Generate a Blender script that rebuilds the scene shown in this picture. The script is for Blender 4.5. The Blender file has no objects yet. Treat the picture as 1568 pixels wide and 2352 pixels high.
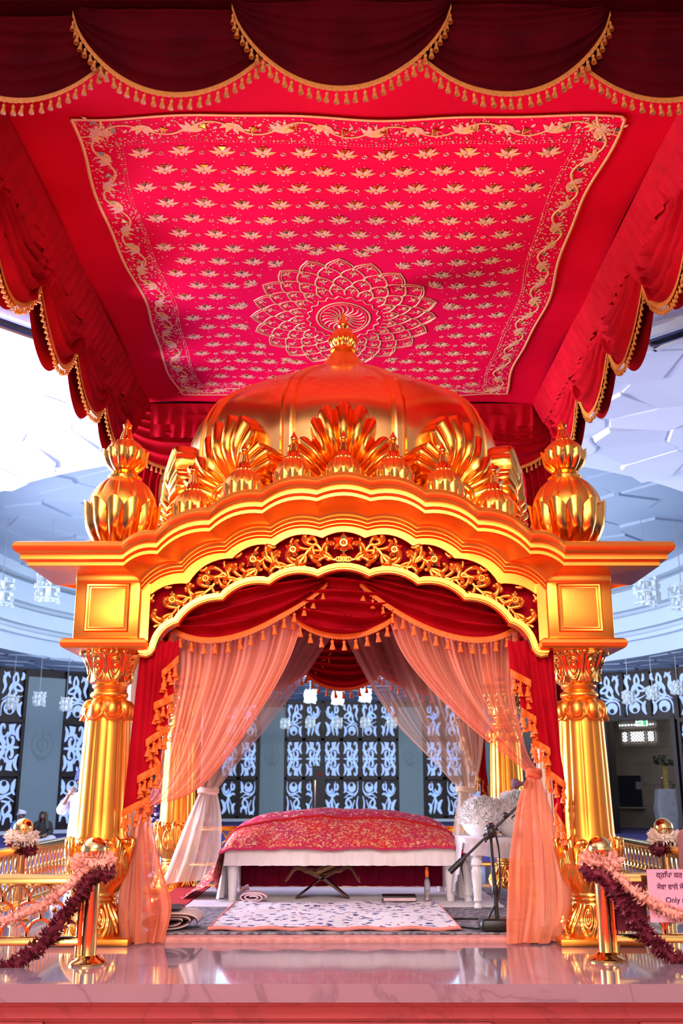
import bpy, math, random
from mathutils import Vector, Matrix, noise
from math import sin, cos, pi, tan, atan, atan2, radians, sqrt, hypot, floor as fl
random.seed(7)
COL = bpy.context.scene.collection
CAM = Vector((0.0, 0.0, 1.0)); PITCH = radians(15.5); FPX = 35.0/24.0*1568

def at(px, py, y):
    """world point on the plane Y=y seen at a photo pixel (a ruler for measuring, nothing more)"""
    u = (px-784)/FPX; v = (1176-py)/FPX
    d = Vector((u, cos(PITCH)-v*sin(PITCH), sin(PITCH)+v*cos(PITCH)))
    return CAM + d*(y/d.y)

def lerp(a, b, t): return a+(b-a)*t
def clamp(x, a=0.0, b=1.0): return max(a, min(b, x))
def smooth(t): t = clamp(t); return t*t*(3-2*t)

def interp(pts, n):
    """resample a polyline evenly"""
    L = [0]
    for a, b in zip(pts, pts[1:]): L.append(L[-1]+(Vector(b)-Vector(a)).length)
    out = []; k = 0
    for i in range(n+1):
        s = L[-1]*i/n
        while k < len(pts)-2 and L[k+1] < s: k += 1
        t = 0 if L[k+1] == L[k] else (s-L[k])/(L[k+1]-L[k])
        out.append(Vector(pts[k]).lerp(Vector(pts[k+1]), clamp(t)))
    return out

def spline(pts, n=8, closed=False):
    """Catmull-Rom through points"""
    P = [Vector(p) for p in pts]; N = len(P); out = []
    rng = range(N) if closed else range(N-1)
    for i in rng:
        p1, p2 = P[i], P[(i+1) % N]
        p0 = P[i-1] if (closed or i > 0) else p1*2-p2
        p3 = P[(i+2) % N] if (closed or i+2 < N) else p2*2-p1
        for k in range(n):
            t = k/n
            out.append(0.5*((2*p1)+(p2-p0)*t+(2*p0-5*p1+4*p2-p3)*t*t+(3*p1-p0-3*p2+p3)*t**3))
    if not closed: out.append(P[-1])
    return out

class MB:
    def __init__(s, origin=(0, 0, 0)):
        s.v = []; s.f = []; s.m = []; s.mi = 0; s.o = Vector(origin)
    def add(s, vs, fs, M=None):
        b = len(s.v)
        s.v += [(M @ Vector(p)) if M else Vector(p) for p in vs]
        for f in fs: s.f.append([b+i for i in f]); s.m.append(s.mi)
    def grid(s, rows, cu=False, cv=False, flip=False, M=None):
        """rows[i][j] -> quads; cu closes i, cv closes j"""
        ni, nj = len(rows), len(rows[0]); vs = [p for r in rows for p in r]; fs = []
        for i in range(ni if cu else ni-1):
            for j in range(nj if cv else nj-1):
                a, b = i*nj+j, i*nj+(j+1) % nj
                c, d = ((i+1) % ni)*nj+(j+1) % nj, ((i+1) % ni)*nj+j
                fs.append([a, d, c, b] if flip else [a, b, c, d])
        s.add(vs, fs, M)
    def box(s, c, d, rz=0, M=None):
        x, y, z = [k/2 for k in d]
        R = Matrix.Translation(c) @ Matrix.Rotation(rz, 4, 'Z')
        if M: R = M @ R
        vs = [(-x,-y,-z),(x,-y,-z),(x,y,-z),(-x,y,-z),(-x,-y,z),(x,-y,z),(x,y,z),(-x,y,z)]
        s.add(vs, [[3,2,1,0],[4,5,6,7],[0,1,5,4],[1,2,6,5],[2,3,7,6],[3,0,4,7]], R)
    def bbox(s, c, d, r=0.01, M=None):
        """box with chamfered edges along z"""
        x, y, z = [k/2 for k in d]; pr = []
        for q in range(4):
            sx, sy = [(1,1),(-1,1),(-1,-1),(1,-1)][q]
            for k in range(4):
                a = q*pi/2+k*pi/6
                pr.append((sx*(x-r)+r*cos(a), sy*(y-r)+r*sin(a)))
        rows = []
        for zz, ins in ((-z, r), (-z+r*.3, r*.3), (-z+r, 0), (z-r, 0), (z-r*.3, r*.3), (z, r)):
            rows.append([(c[0]+px*(1-ins/x), c[1]+py*(1-ins/y), c[2]+zz) for px, py in pr])
        s.grid(rows, cv=True, M=M)
        n = len(pr); s.add(rows[0], [list(range(n))[::-1]], M); s.add(rows[-1], [list(range(n))], M)
    def lathe(s, prof, n=32, c=(0, 0, 0), fn=None, M=None, cap=True):
        rows = []
        for r, z in prof:
            row = []
            for k in range(n):
                a = 2*pi*k/n
                rr = fn(a, r, z) if fn else r
                row.append((c[0]+rr*cos(a), c[1]+rr*sin(a), c[2]+z))
            rows.append(row)
        s.grid(rows, cv=True, M=M)
        if cap:
            s.add(rows[0], [list(range(n))[::-1]], M); s.add(rows[-1], [list(range(n))], M)
    def ball(s, c, r, nu=16, nv=10, sc=(1, 1, 1), M=None):
        prof = [(max(1e-4, r*sin(pi*i/nv)), -r*cos(pi*i/nv)) for i in range(nv+1)]
        T = Matrix.Translation(c) @ Matrix.Diagonal((*sc, 1))
        s.lathe(prof, nu, M=(M @ T) if M else T, cap=False)
    def tube(s, pts, r, n=8, caps=True, closed=False, flat=1.0, up=None, M=None):
        P = [Vector(p) for p in pts]; N = len(P)
        R = r if isinstance(r, (list, tuple)) else [r]*N
        rows = []; prev = None
        for i in range(N):
            a = P[i-1] if (i > 0 or closed) else P[i]; b = P[(i+1) % N] if (i < N-1 or closed) else P[i]
            t = (b-a)
            t = t.normalized() if t.length > 1e-9 else Vector((0, 0, 1))
            if up is not None: w = Vector(up)
            elif prev is not None: w = prev
            else: w = Vector((0, 0, 1)) if abs(t.z) < .9 else Vector((1, 0, 0))
            e1 = w-t*w.dot(t)
            if e1.length < 1e-6: e1 = t.orthogonal()
            e1.normalize(); e2 = t.cross(e1); prev = e1
            rows.append([P[i]+e1*(cos(2*pi*k/n)*R[i]*flat)+e2*(sin(2*pi*k/n)*R[i]) for k in range(n)])
        s.grid(rows, cu=closed, cv=True, M=M)
        if caps and not closed:
            s.add(rows[0], [list(range(n))[::-1]], M); s.add(rows[-1], [list(range(n))], M)
    def ribbon(s, pts, w, nrm=(0, -1, 0), th=0.0, M=None):
        """flat strip along pts, width w (list ok), lying across nrm; th gives it a raised rounded back"""
        P = [Vector(p) for p in pts]; N = len(P); n0 = Vector(nrm)
        W = w if isinstance(w, (list, tuple)) else [w]*N
        rows = []
        for i in range(N):
            t = P[min(i+1, N-1)]-P[max(i-1, 0)]
            t = t.normalized() if t.length > 1e-9 else Vector((1, 0, 0))
            sd = t.cross(n0)
            sd = sd.normalized()*W[i]*.5 if sd.length > 1e-9 else Vector((0, 0, W[i]*.5))
            if th: rows.append([P[i]-sd, P[i]-sd*.6+n0*th*.8, P[i]+n0*th, P[i]+sd*.6+n0*th*.8, P[i]+sd])
            else: rows.append([P[i]-sd, P[i]+sd])
        s.grid(rows, M=M)
    def prism(s, poly, fn0, fn1):
        """closed 2D outline mapped by fn0 (front) and fn1 (back)"""
        a = [fn0(*p) for p in poly]; b = [fn1(*p) for p in poly]; n = len(poly)
        s.add(a, [list(range(n))]); s.add(b, [list(range(n))[::-1]])
        s.grid([a+[a[0]], b+[b[0]]])
    def build(s, name, mat, parent=None, sm=True, ang=40, label=None, **kw):
        me = bpy.data.meshes.new(name)
        me.from_pydata([tuple(p-s.o) for p in s.v], [], s.f)
        mats = mat if isinstance(mat, (list, tuple)) else [mat]
        for q in mats: me.materials.append(q)
        if len(mats) > 1: me.polygons.foreach_set('material_index', s.m)
        if sm:
            me.polygons.foreach_set('use_smooth', [True]*len(me.polygons))
            if ang < 180:
                try: me.set_sharp_from_angle(angle=radians(ang))
                except Exception: pass
        me.validate(); me.update()
        o = bpy.data.objects.new(name, me); COL.objects.link(o)
        if parent is not None: o.parent = parent
        else: o.location = s.o
        if label: o['label'] = label
        for k, v in kw.items(): o[k] = v
        return o

def thing(name, label, cat, loc=(0, 0, 0), group=None):
    o = bpy.data.objects.new(name, None); COL.objects.link(o)
    o.location = loc; o['label'] = label; o['category'] = cat
    if group: o['group'] = group
    return o
def tag(o, label, cat, group=None):
    o['label'] = label; o['category'] = cat
    if group: o['group'] = group
    return o
def struct(o): o['kind'] = 'structure'; return o
def dup(src, parent=None, loc=None, rz=None):
    """copy an object with its children (two levels)"""
    r = src.copy(); COL.objects.link(r)
    if parent is not None: r.parent = parent
    if loc is not None: r.location = loc
    if rz is not None: r.rotation_euler = (0, 0, rz)
    for ch in list(src.children):
        c = ch.copy(); COL.objects.link(c); c.parent = r
        for g in list(ch.children):
            d = g.copy(); COL.objects.link(d); d.parent = c
    return r

# ---------------------------------------------------------------- materials
def mat(name, col, rough=.5, metal=0, col2=None, scale=8, detail=4, bump=0, bscale=None, sheen=0, emit=None, es=0, trans=0, spec=None, mixpos=(.35, .65), coat=0, stretch=None):
    m = bpy.data.materials.new(name); m.use_nodes = True
    nt = m.node_tree; b = nt.nodes['Principled BSDF']; L = nt.links
    b.inputs['Base Color'].default_value = (*col, 1); b.inputs['Roughness'].default_value = rough
    b.inputs['Metallic'].default_value = metal
    if spec is not None: b.inputs['Specular IOR Level'].default_value = spec
    if sheen: b.inputs['Sheen Weight'].default_value = sheen
    if coat: b.inputs['Coat Weight'].default_value = coat
    if trans: b.inputs['Transmission Weight'].default_value = trans
    if emit: b.inputs['Emission Color'].default_value = (*emit, 1); b.inputs['Emission Strength'].default_value = es
    tc = nt.nodes.new('ShaderNodeTexCoord'); src = tc.outputs['Object']
    if stretch:
        mp = nt.nodes.new('ShaderNodeMapping'); mp.inputs['Scale'].default_value = stretch
        L.new(src, mp.inputs['Vector']); src = mp.outputs['Vector']
    nz = nt.nodes.new('ShaderNodeTexNoise'); nz.inputs['Scale'].default_value = scale; nz.inputs['Detail'].default_value = detail
    L.new(src, nz.inputs['Vector'])
    cr = nt.nodes.new('ShaderNodeValToRGB'); c2 = col2 or tuple(min(1, k*.82) for k in col)
    cr.color_ramp.elements[0].color = (*c2, 1); cr.color_ramp.elements[1].color = (*col, 1)
    cr.color_ramp.elements[0].position, cr.color_ramp.elements[1].position = mixpos
    L.new(nz.outputs['Fac'], cr.inputs['Fac']); L.new(cr.outputs['Color'], b.inputs['Base Color'])
    if bump:
        bn = nt.nodes.new('ShaderNodeTexNoise'); bn.inputs['Scale'].default_value = bscale or scale*6; bn.inputs['Detail'].default_value = 3
        L.new(src, bn.inputs['Vector'])
        bp = nt.nodes.new('ShaderNodeBump'); bp.inputs['Strength'].default_value = bump; bp.inputs['Distance'].default_value = .01
        L.new(bn.outputs['Fac'], bp.inputs['Height']); L.new(bp.outputs['Normal'], b.inputs['Normal'])
    return m

def sheer(name, col, opac=.6):
    """thin see-through cloth: part of it open weave, the rest lit from both faces"""
    m = bpy.data.materials.new(name); m.use_nodes = True; nt = m.node_tree; L = nt.links
    nt.nodes.remove(nt.nodes['Principled BSDF']); out = nt.nodes['Material Output']
    d = nt.nodes.new('ShaderNodeBsdfDiffuse'); t = nt.nodes.new('ShaderNodeBsdfTranslucent'); tr = nt.nodes.new('ShaderNodeBsdfTransparent')
    d.inputs['Color'].default_value = (*col, 1); t.inputs['Color'].default_value = (*col, 1)
    a = nt.nodes.new('ShaderNodeMixShader'); a.inputs['Fac'].default_value = .45
    L.new(d.outputs[0], a.inputs[1]); L.new(t.outputs[0], a.inputs[2])
    at_ = nt.nodes.new('ShaderNodeAttribute'); at_.attribute_name = 'gather'; at_.attribute_type = 'GEOMETRY'
    mr = nt.nodes.new('ShaderNodeMapRange'); mr.inputs['From Min'].default_value = -1; mr.inputs['From Max'].default_value = 1; mr.inputs['To Min'].default_value = max(.1, opac-.26); mr.inputs['To Max'].default_value = min(.97, opac+.26)
    L.new(at_.outputs['Fac'], mr.inputs['Value'])
    b = nt.nodes.new('ShaderNodeMixShader'); L.new(mr.outputs[0], b.inputs['Fac'])
    L.new(tr.outputs[0], b.inputs[1]); L.new(a.outputs[0], b.inputs[2]); L.new(b.outputs[0], out.inputs['Surface'])
    return m

GOLD = mat('gilding', (1.0, .385, .06), .33, .95, (.98, .33, .045), 2.2, 3, bump=.03, bscale=14)
GOLDD = mat('dome_gilding', (1.0, .54, .16), .22, 1, (.98, .49, .13), 1.2, 3, bump=.02, bscale=8)
GOLDS = mat('shell_gilding', (1.0, .46, .085), .20, 1, (.98, .38, .05), 3)
GOLD2 = mat('bright_gilding', (1.0, .47, .10), .19, 1, (.98, .41, .075), 3)
BRASS = mat('polished_brass', (.95, .62, .22), .12, 1, (.85, .52, .16), 4)
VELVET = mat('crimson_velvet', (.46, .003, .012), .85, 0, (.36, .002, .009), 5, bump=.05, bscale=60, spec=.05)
VELSHADE = mat('shaded_velvet', (.055, .0006, .003), .9, 0, (.035, .0004, .002), 3, bump=.05, bscale=60, spec=.04)  # crimson velvet darkened to paint shade on the front valance
CANRED = mat('red_canopy_satin', (.78, .003, .03), .7, 0, (.70, .002, .022), 1.3, 3, bump=.05, bscale=20, spec=.04)
CANPINK = mat('scarlet_canopy_cloth', (.95, .004, .065), .65, 0, (.90, .003, .05), .8, 2, bump=.05, bscale=24, spec=.05)
ORGANZA = mat('red_organza_frill', (.50, .003, .014), .7, 0, (.42, .002, .011), 6, bump=.05, bscale=30, spec=.05)
THREAD = mat('gold_thread', (1.0, .60, .24), .45, .2, (.92, .48, .16), 30)
BEAD = mat('pink_gold_beadwork', (1.0, .60, .36), .4, .1, (.92, .48, .28), 40)
SEQUIN = mat('gold_sequin', (.95, .72, .22), .15, 1, (.5, .34, .08), 60)
FRINGE = mat('orange_gold_fringe', (.95, .17, .006), .6, 0, (.85, .12, .004), 60, bump=.3, bscale=150)
FRINGE3 = mat('shaded_gold_fringe', (.42, .14, .014), .6, .1, (.32, .10, .01), 60, bump=.3, bscale=150)  # gold fringe with the front valance's shade put into its colour
FRINGE2 = mat('antique_gold_fringe', (.80, .33, .05), .55, .15, (.62, .22, .03), 60, bump=.3, bscale=150)
REDLIT = sheer('red_lit_sheer', (1.0, .34, .20), .62)  # cream sheer cloth with red light put into its colour
REDLIT2 = sheer('dense_red_lit_sheer', (1.0, .30, .15), .93)  # denser lower fall, the same red light painted in
CREAM = sheer('cream_sheer', (1.0, .66, .46), .52)
CREAM2 = sheer('dense_cream_sheer', (1.0, .80, .62), .9)
WHITE = mat('white_cotton', (.88, .80, .82), .8, 0, (.80, .70, .73), 3, bump=.05, bscale=30)
WPAINT = mat('white_gloss_paint', (.88, .84, .85), .3, 0, (.80, .75, .77), 4)
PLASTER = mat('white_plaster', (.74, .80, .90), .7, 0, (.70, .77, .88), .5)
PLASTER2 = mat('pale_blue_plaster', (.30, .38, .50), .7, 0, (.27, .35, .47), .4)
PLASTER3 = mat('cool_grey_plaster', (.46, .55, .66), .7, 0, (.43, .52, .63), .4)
DKWOOD = mat('dark_stained_wood', (.018, .006, .006), .5, 0, (.010, .004, .004), 3)
GREYP = mat('grey_green_wall_panel', (.26, .36, .40), .6, 0, (.24, .34, .38), .6)
GLOW = mat('backlit_frosted_glass', (.45, .62, .95), .5, 0, (.38, .55, .9), .7, emit=(.42, .60, 1.0), es=.55)
CRYSTAL = mat('crystal', (.80, .90, .97), .15, 0, (.65, .80, .92), 30, emit=(.75, .88, 1.0), es=.08, trans=.3)
WIRE = mat('steel_cable', (.5, .55, .6), .4, .8)
BLACK = mat('black_metal', (.012, .012, .014), .4, .2, (.02, .02, .022), 20)
CHROME = mat('chrome', (.85, .86, .88), .08, 1)
REDCARPET = mat('red_carpet', (.62, .010, .012), .95, 0, (.50, .006, .008), 20, bump=.3, bscale=200)
BLUECARPET = mat('purple_blue_carpet', (.07, .055, .26), .95, 0, (.05, .04, .2), 10, bump=.2, bscale=120)
MAROON = mat('maroon_petals', (.20, .004, .025), .7, 0, (.10, .002, .012), 30)
PINKPETAL = mat('pale_pink_petals', (.92, .46, .36), .7, 0, (.85, .34, .26), 20)
WHITEPETAL = mat('cream_petals', (.95, .74, .60), .7, 0, (.9, .62, .5), 20)
STONE = mat('beige_stone', (.36, .32, .27), .5, 0, (.30, .26, .22), 1.5)
SKIN = mat('skin', (.32, .16, .10), .55, 0, (.27, .13, .08), 6)
# ================================================================ SETTING
def marble(name, col, vein, rough):
    m = mat(name, col, rough, 0, tuple(k*.93 for k in col), 1.2, 4, coat=.3)
    nt = m.node_tree; L = nt.links; b = nt.nodes['Principled BSDF']
    old = b.inputs['Base Color'].links[0].from_socket
    tc = nt.nodes.new('ShaderNodeTexCoord')
    n1 = nt.nodes.new('ShaderNodeTexNoise'); n1.inputs['Scale'].default_value = 1.1; n1.inputs['Detail'].default_value = 8; n1.inputs['Distortion'].default_value = 2.2
    L.new(tc.outputs['Object'], n1.inputs['Vector'])
    r = nt.nodes.new('ShaderNodeValToRGB'); e = r.color_ramp.elements
    e[0].position = .47; e[0].color = (0, 0, 0, 1); e[1].position = .53; e[1].color = (0, 0, 0, 1)
    k = r.color_ramp.elements.new(.5); k.color = (.55, .55, .55, 1)
    L.new(n1.outputs['Fac'], r.inputs['Fac'])
    mx = nt.nodes.new('ShaderNodeMix'); mx.data_type = 'RGBA'
    L.new(r.outputs['Color'], mx.inputs['Factor']); L.new(old, mx.inputs['A']); mx.inputs['B'].default_value = (*vein, 1)
    L.new(mx.outputs['Result'], b.inputs['Base Color'])
    return m
MARBLE = marble('white_marble', (.35, .22, .26), (.17, .11, .15), .08)
MARBLE2 = marble('red_bounce_marble', (.58, .10, .11), (.34, .06, .07), .35)  # riser marble, the carpet's red bounce put into its colour
FLZ = -.5
# hall floor, red runner
mb = MB((0, 20, FLZ)); mb.box((0, 21, FLZ-.05), (60, 74, .1)); struct(mb.build('floor', BLUECARPET, sm=False))
mb = MB((0, 0, FLZ)); mb.bbox((0, -1.2, FLZ+.008), (9.0, 13.4, .016), .005)
tag(mb.build('carpet_runner', REDCARPET), 'long red carpet laid on the hall floor before the marble platform', 'carpet')
# marble platform
mb = MB((0, 10, 0)); X = 3.6
mb.box((0, 9.9, -.045), (2*X, 8.3, .09)); struct(mb.build('floor_platform', MARBLE, sm=False))
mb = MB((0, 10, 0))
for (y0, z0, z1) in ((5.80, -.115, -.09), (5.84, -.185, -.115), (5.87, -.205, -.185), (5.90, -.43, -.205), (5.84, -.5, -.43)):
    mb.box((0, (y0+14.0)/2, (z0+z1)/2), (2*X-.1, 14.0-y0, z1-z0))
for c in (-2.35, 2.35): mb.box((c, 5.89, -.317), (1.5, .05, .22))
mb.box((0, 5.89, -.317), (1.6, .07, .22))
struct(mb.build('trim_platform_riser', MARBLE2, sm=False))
# ---- ceiling -----------------------------------------------------------------
CCX, CCY, CR, ZW, ZD, ZS = 0.0, 27.0, 10.3, 6.8, 7.5, 5.0
def cells(x0, x1, y0, y1, size, aspect, rnd, keep):
    """irregular plate outlines: every seed's cell clipped against its neighbours"""
    S = []; nx = int((x1-x0)/(size*aspect)); ny = int((y1-y0)/size)
    for i in range(nx+1):
        for j in range(ny+1):
            S.append((x0+(i+(.5 if j % 2 else 0)+rnd.uniform(-.42, .42))*size*aspect, y0+(j+rnd.uniform(-.42, .42))*size))
    out = []
    for a in S:
        if not keep(*a): continue
        rr = size*max(1, aspect)*1.4
        P = [(a[0]-rr, a[1]-rr), (a[0]+rr, a[1]-rr), (a[0]+rr, a[1]+rr), (a[0]-rr, a[1]+rr)]
        for b in S:
            dx, dy = b[0]-a[0], b[1]-a[1]
            if (dx == 0 and dy == 0) or abs(dx) > rr*2 or abs(dy) > rr*2: continue
            c = (b[0]**2-a[0]**2+b[1]**2-a[1]**2)/2; Q = []
            for k in range(len(P)):
                p, q = P[k], P[(k+1) % len(P)]
                dp, dq = p[0]*dx+p[1]*dy-c, q[0]*dx+q[1]*dy-c
                if dp <= 0: Q.append(p)
                if dp*dq < 0:
                    t = dp/(dp-dq); Q.append((p[0]+(q[0]-p[0])*t, p[1]+(q[1]-p[1])*t))
            P = Q
            if len(P) < 3: break
        if len(P) >= 3: out.append((a, P))
    return out
def plates(mb, cl, z, h, tilt, rnd, inset=.975, bev=.05):
    for (cx, cy), P in cl:
        a = rnd.uniform(0, 2*pi); tx, ty = tilt*cos(a)*rnd.random(), tilt*sin(a)*rnd.random()
        hh = h*(rnd.random()*.8+.2)
        top = [(cx+(x-cx)*inset, cy+(y-cy)*inset, z+.02) for x, y in P]
        bot = [(cx+(x-cx)*(inset-bev), cy+(y-cy)*(inset-bev), z-hh-max(-.03, tx*(x-cx)+ty*(y-cy))) for x, y in P]
        n = len(P); mb.grid([top+[top[0]], bot+[bot[0]]]); mb.add(bot, [list(range(n))[::-1]])
rnd = random.Random(3)
mb = MB((0, 10, ZW)); rows = []
for k in range(65):
    a = pi+pi*k/64; rows.append([(CCX+r*cos(a), CCY+r*sin(a), ZW) for r in (CR, 14, 22, 40)])
mb.grid(rows)
cl = cells(-10, 10, 3.5, 22, .95, 1.15, rnd, lambda x, y: hypot(x-CCX, y-CCY) > CR+.55 and abs(x) < 10)
plates(mb, cl, ZW, .05, .11, rnd)
struct(mb.build('ceiling', PLASTER, sm=False))
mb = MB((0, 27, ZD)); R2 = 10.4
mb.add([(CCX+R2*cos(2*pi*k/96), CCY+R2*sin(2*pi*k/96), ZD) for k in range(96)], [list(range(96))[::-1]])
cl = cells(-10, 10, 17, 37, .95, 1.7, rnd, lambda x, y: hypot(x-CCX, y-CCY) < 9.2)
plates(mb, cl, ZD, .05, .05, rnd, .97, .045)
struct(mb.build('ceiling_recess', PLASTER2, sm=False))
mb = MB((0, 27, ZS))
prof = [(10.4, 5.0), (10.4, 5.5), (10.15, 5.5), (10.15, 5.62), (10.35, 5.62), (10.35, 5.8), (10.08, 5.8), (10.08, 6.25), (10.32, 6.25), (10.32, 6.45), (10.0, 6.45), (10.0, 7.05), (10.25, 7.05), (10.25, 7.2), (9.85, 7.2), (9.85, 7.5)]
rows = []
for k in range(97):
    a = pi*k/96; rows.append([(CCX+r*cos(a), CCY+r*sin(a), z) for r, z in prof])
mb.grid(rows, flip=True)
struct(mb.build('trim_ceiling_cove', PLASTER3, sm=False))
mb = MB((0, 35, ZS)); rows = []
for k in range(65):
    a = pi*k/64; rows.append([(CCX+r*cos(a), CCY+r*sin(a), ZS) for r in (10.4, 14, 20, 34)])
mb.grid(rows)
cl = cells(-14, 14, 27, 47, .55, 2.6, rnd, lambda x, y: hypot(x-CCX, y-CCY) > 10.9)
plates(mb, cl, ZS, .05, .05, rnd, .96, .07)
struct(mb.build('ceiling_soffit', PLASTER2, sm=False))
# ---- walls --------------------------------------------------------------------
def facet(px, py, dx, dy):
    """local x along the wall, local y away from the hall, z up"""
    l = hypot(dx, dy); ex = Vector((dx/l, dy/l, 0)); ez = Vector((0, 0, 1)); ey = ez.cross(ex)
    return Matrix(((ex.x, ey.x, 0, px), (ex.y, ey.y, 0, py), (0, 0, 1, 0), (0, 0, 0, 1)))
FC = facet(0, 48, 1, 0); FLW = facet(-10.2, 35, .77, .64); FRW = facet(10.2, 35, .77, -.64)
mb = MB((0, 48, 0)); mb.box((0, .25, 2.3), (16, .4, 5.8), M=FC); struct(mb.build('wall_back', DKWOOD, sm=False))
mb = MB((-10.2, 35, 0)); mb.box((0, .25, 2.3), (12, .4, 5.8), M=FLW); struct(mb.build('wall_left', DKWOOD, sm=False))
mb = MB((10.2, 35, 0))
mb.box((-3.1, .25, 2.3), (4.0, .4, 5.8), M=FRW); mb.box((3.75, .25, 2.3), (5.1, .4, 5.8), M=FRW); mb.box((.05, .25, 4.3), (2.35, .4, 1.9), M=FRW)
struct(mb.build('wall_right', DKWOOD, sm=False))
mb = MB((0, 20, 0))
mb.box((-17.5, 20, 3), (.3, 70, 8)); mb.box((17.5, 20, 3), (.3, 70, 8))
struct(mb.build('wall_side', PLASTER, sm=False))
mb = MB((0, -13, 0)); mb.box((0, -13, 3), (36, .3, 8)); struct(mb.build('wall_front', mat('warm_cream_plaster', (.86, .70, .52), .7, 0, (.82, .66, .48), .6), sm=False))
mb = MB((-10.2, 35, 0)); mb.box((0, -.06, -.42), (12, .2, .12), M=FLW); mb.box((0, -.06, -.42), (16, .2, .12), M=FC)
struct(mb.build('baseboard_back', PLASTER, sm=False))

def spiral(cx, cy, r0, r1, a0, turns, n=26):
    return [(cx+lerp(r0, r1, k/n)*cos(a0+turns*2*pi*k/n), cy+lerp(r0, r1, k/n)*sin(a0+turns*2*pi*k/n)) for k in range(n+1)]
def taper(n, w, e=.25):
    return [w*1.28*(e+(1-e)*sin(pi*clamp(.04+.92*i/(n-1)))) for i in range(n)]
def tile(mb, M, x0, z0, w, h, kind, mir):
    fx = (lambda x: x0+(1-x)*w) if mir else (lambda x: x0+x*w)
    T = lambda p: M @ Vector((fx(p[0]), -.012, z0+p[1]*h))
    nrm = (M.to_3x3() @ Vector((0, -1, 0)))
    def rb(pts, wd, e=.25, sp=True):
        q = [T(p) for p in (spline([(a, b, 0) for a, b in pts], 6) if sp else pts)]
        mb.ribbon(q, [k*w for k in taper(len(q), wd, e)], nrm)
    def disc(cx, cz, r, hole=0, hx=0, hz=0):
        n = 28; A = [T((cx+r*cos(2*pi*k/n), cz+r*.52*sin(2*pi*k/n))) for k in range(n)]
        if hole:
            B = [T((cx+hx+hole*cos(2*pi*k/n), cz+hz+hole*.52*sin(2*pi*k/n))) for k in range(n)]
            mb.grid([A, B], cv=True)
        else: mb.add(A, [list(range(n))])
    if kind == 0:      # loops above a big curled disc
        disc(.42, .20, .26, .11, .02, -.06)
        rb([(.06, .03), (.05, .22), (.2, .36), (.55, .37), (.86, .25), (.92, .05)], .07)
        rb([(.95, .03), (.84, .14), (.85, .25), (.95, .34)], .13)
        rb([(.04, .37), (.3, .44), (.6, .40), (.96, .47)], .06)
        rb([(.62, .97), (.5, .84), (.58, .68), (.7, .80), (.64, .96)], .09, .6)
        rb([(.4, .5), (.36, .62), (.55, .74), (.86, .66), (.9, .58), (.6, .6), (.45, .74)], .08, .5)
        rb([(.3, .5), (.5, .46), (.66, .54), (.5, .66), (.3, .44)], .09, .5)
        rb([(.05, .5), (.16, .66), (.08, .82), (.22, .93), (.34, .84)], .12)
        rb([(.05, .97), (.18, .90), (.3, .97)], .07); rb([(.84, .8), (.95, .88), (.9, .97)], .13)
    elif kind == 1:    # mirrored S scrolls around a splayed star
        for sgn in (0, 1):
            q = (lambda z: 1-z) if sgn else (lambda z: z)
            rb([(a, q(b)) for a, b in spiral(.24, .88, .04, .2, 0, .95)], .1)
            rb([(a, q(.5+(b-.5)*1)) for a, b in spiral(.62, .66, .03, .2, 2.2, -1.0)], .11)
            A = [(.46, .97), (.78, .99), (.72, .88), (.8, .74), (.6, .77), (.5, .70), (.5, .82)]
            mb.add([T((a, q(b))) for a, b in A], [list(range(len(A)))])
            rb([(.98, q(.98)), (.86, q(.86)), (.88, q(.72)), (.98, q(.64))], .12)
            rb([(.04, q(.78)), (.2, q(.66)), (.3, q(.58)), (.26, q(.5))], .17)
        rb([(.04, .5), (.3, .5), (.98, .5)], .11, .5)
        for k in range(7):
            a = -1.2+2.4*k/6; rb([(.12, .5), (.12-.1*cos(a), .5+.12*sin(a))], .04, .4, False)
    elif kind == 2:    # curled disc above crossing stems
        disc(.45, .80, .27, .11, .02, .07)
        rb([(.06, .97), (.05, .74), (.25, .62), (.6, .64), (.9, .74), (.95, .96)], .07)
        rb([(.96, .96), (.86, .86), (.86, .72), (.97, .64)], .12)
        rb([(.05, .68), (.3, .56), (.62, .60), (.96, .50)], .06)
        rb([(.03, .55), (.12, .36), (.1, .14), (.3, .06), (.42, .2), (.26, .44)], .09, .4)
        rb([(.4, .52), (.7, .48), (.82, .34), (.6, .22), (.5, .36), (.8, .52)], .1, .5)
        rb([(.55, .04), (.62, .2), (.86, .22), (.92, .08)], .12); rb([(.1, .02), (.2, .1), (.4, .03)], .1)
    else:              # crossing flower stems
        rb([(.08, .05), (.3, .3), (.52, .52), (.7, .8), (.72, .97)], .06)
        rb([(.95, .1), (.7, .34), (.5, .52), (.2, .62), (.04, .8)], .06)
        rb([(.5, .5), (.8, .62), (.95, .58)], .1); rb([(.5, .5), (.5, .3), (.62, .06)], .12)
        rb(spiral(.32, .82, .05, .2, 1.0, .8), .12, sp=False)
        rb(spiral(.8, .84, .04, .15, 2.0, -.9), .1, sp=False)
        rb([(.05, .45), (.2, .36), (.3, .18), (.14, .05)], .16); rb([(.96, .35), (.8, .26), (.84, .05)], .14)
        for k in range(5): rb([(.5, .52), (.5+.32*cos(.5+k*.5), .54+.2*sin(.5+k*.5))], .05)
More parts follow.
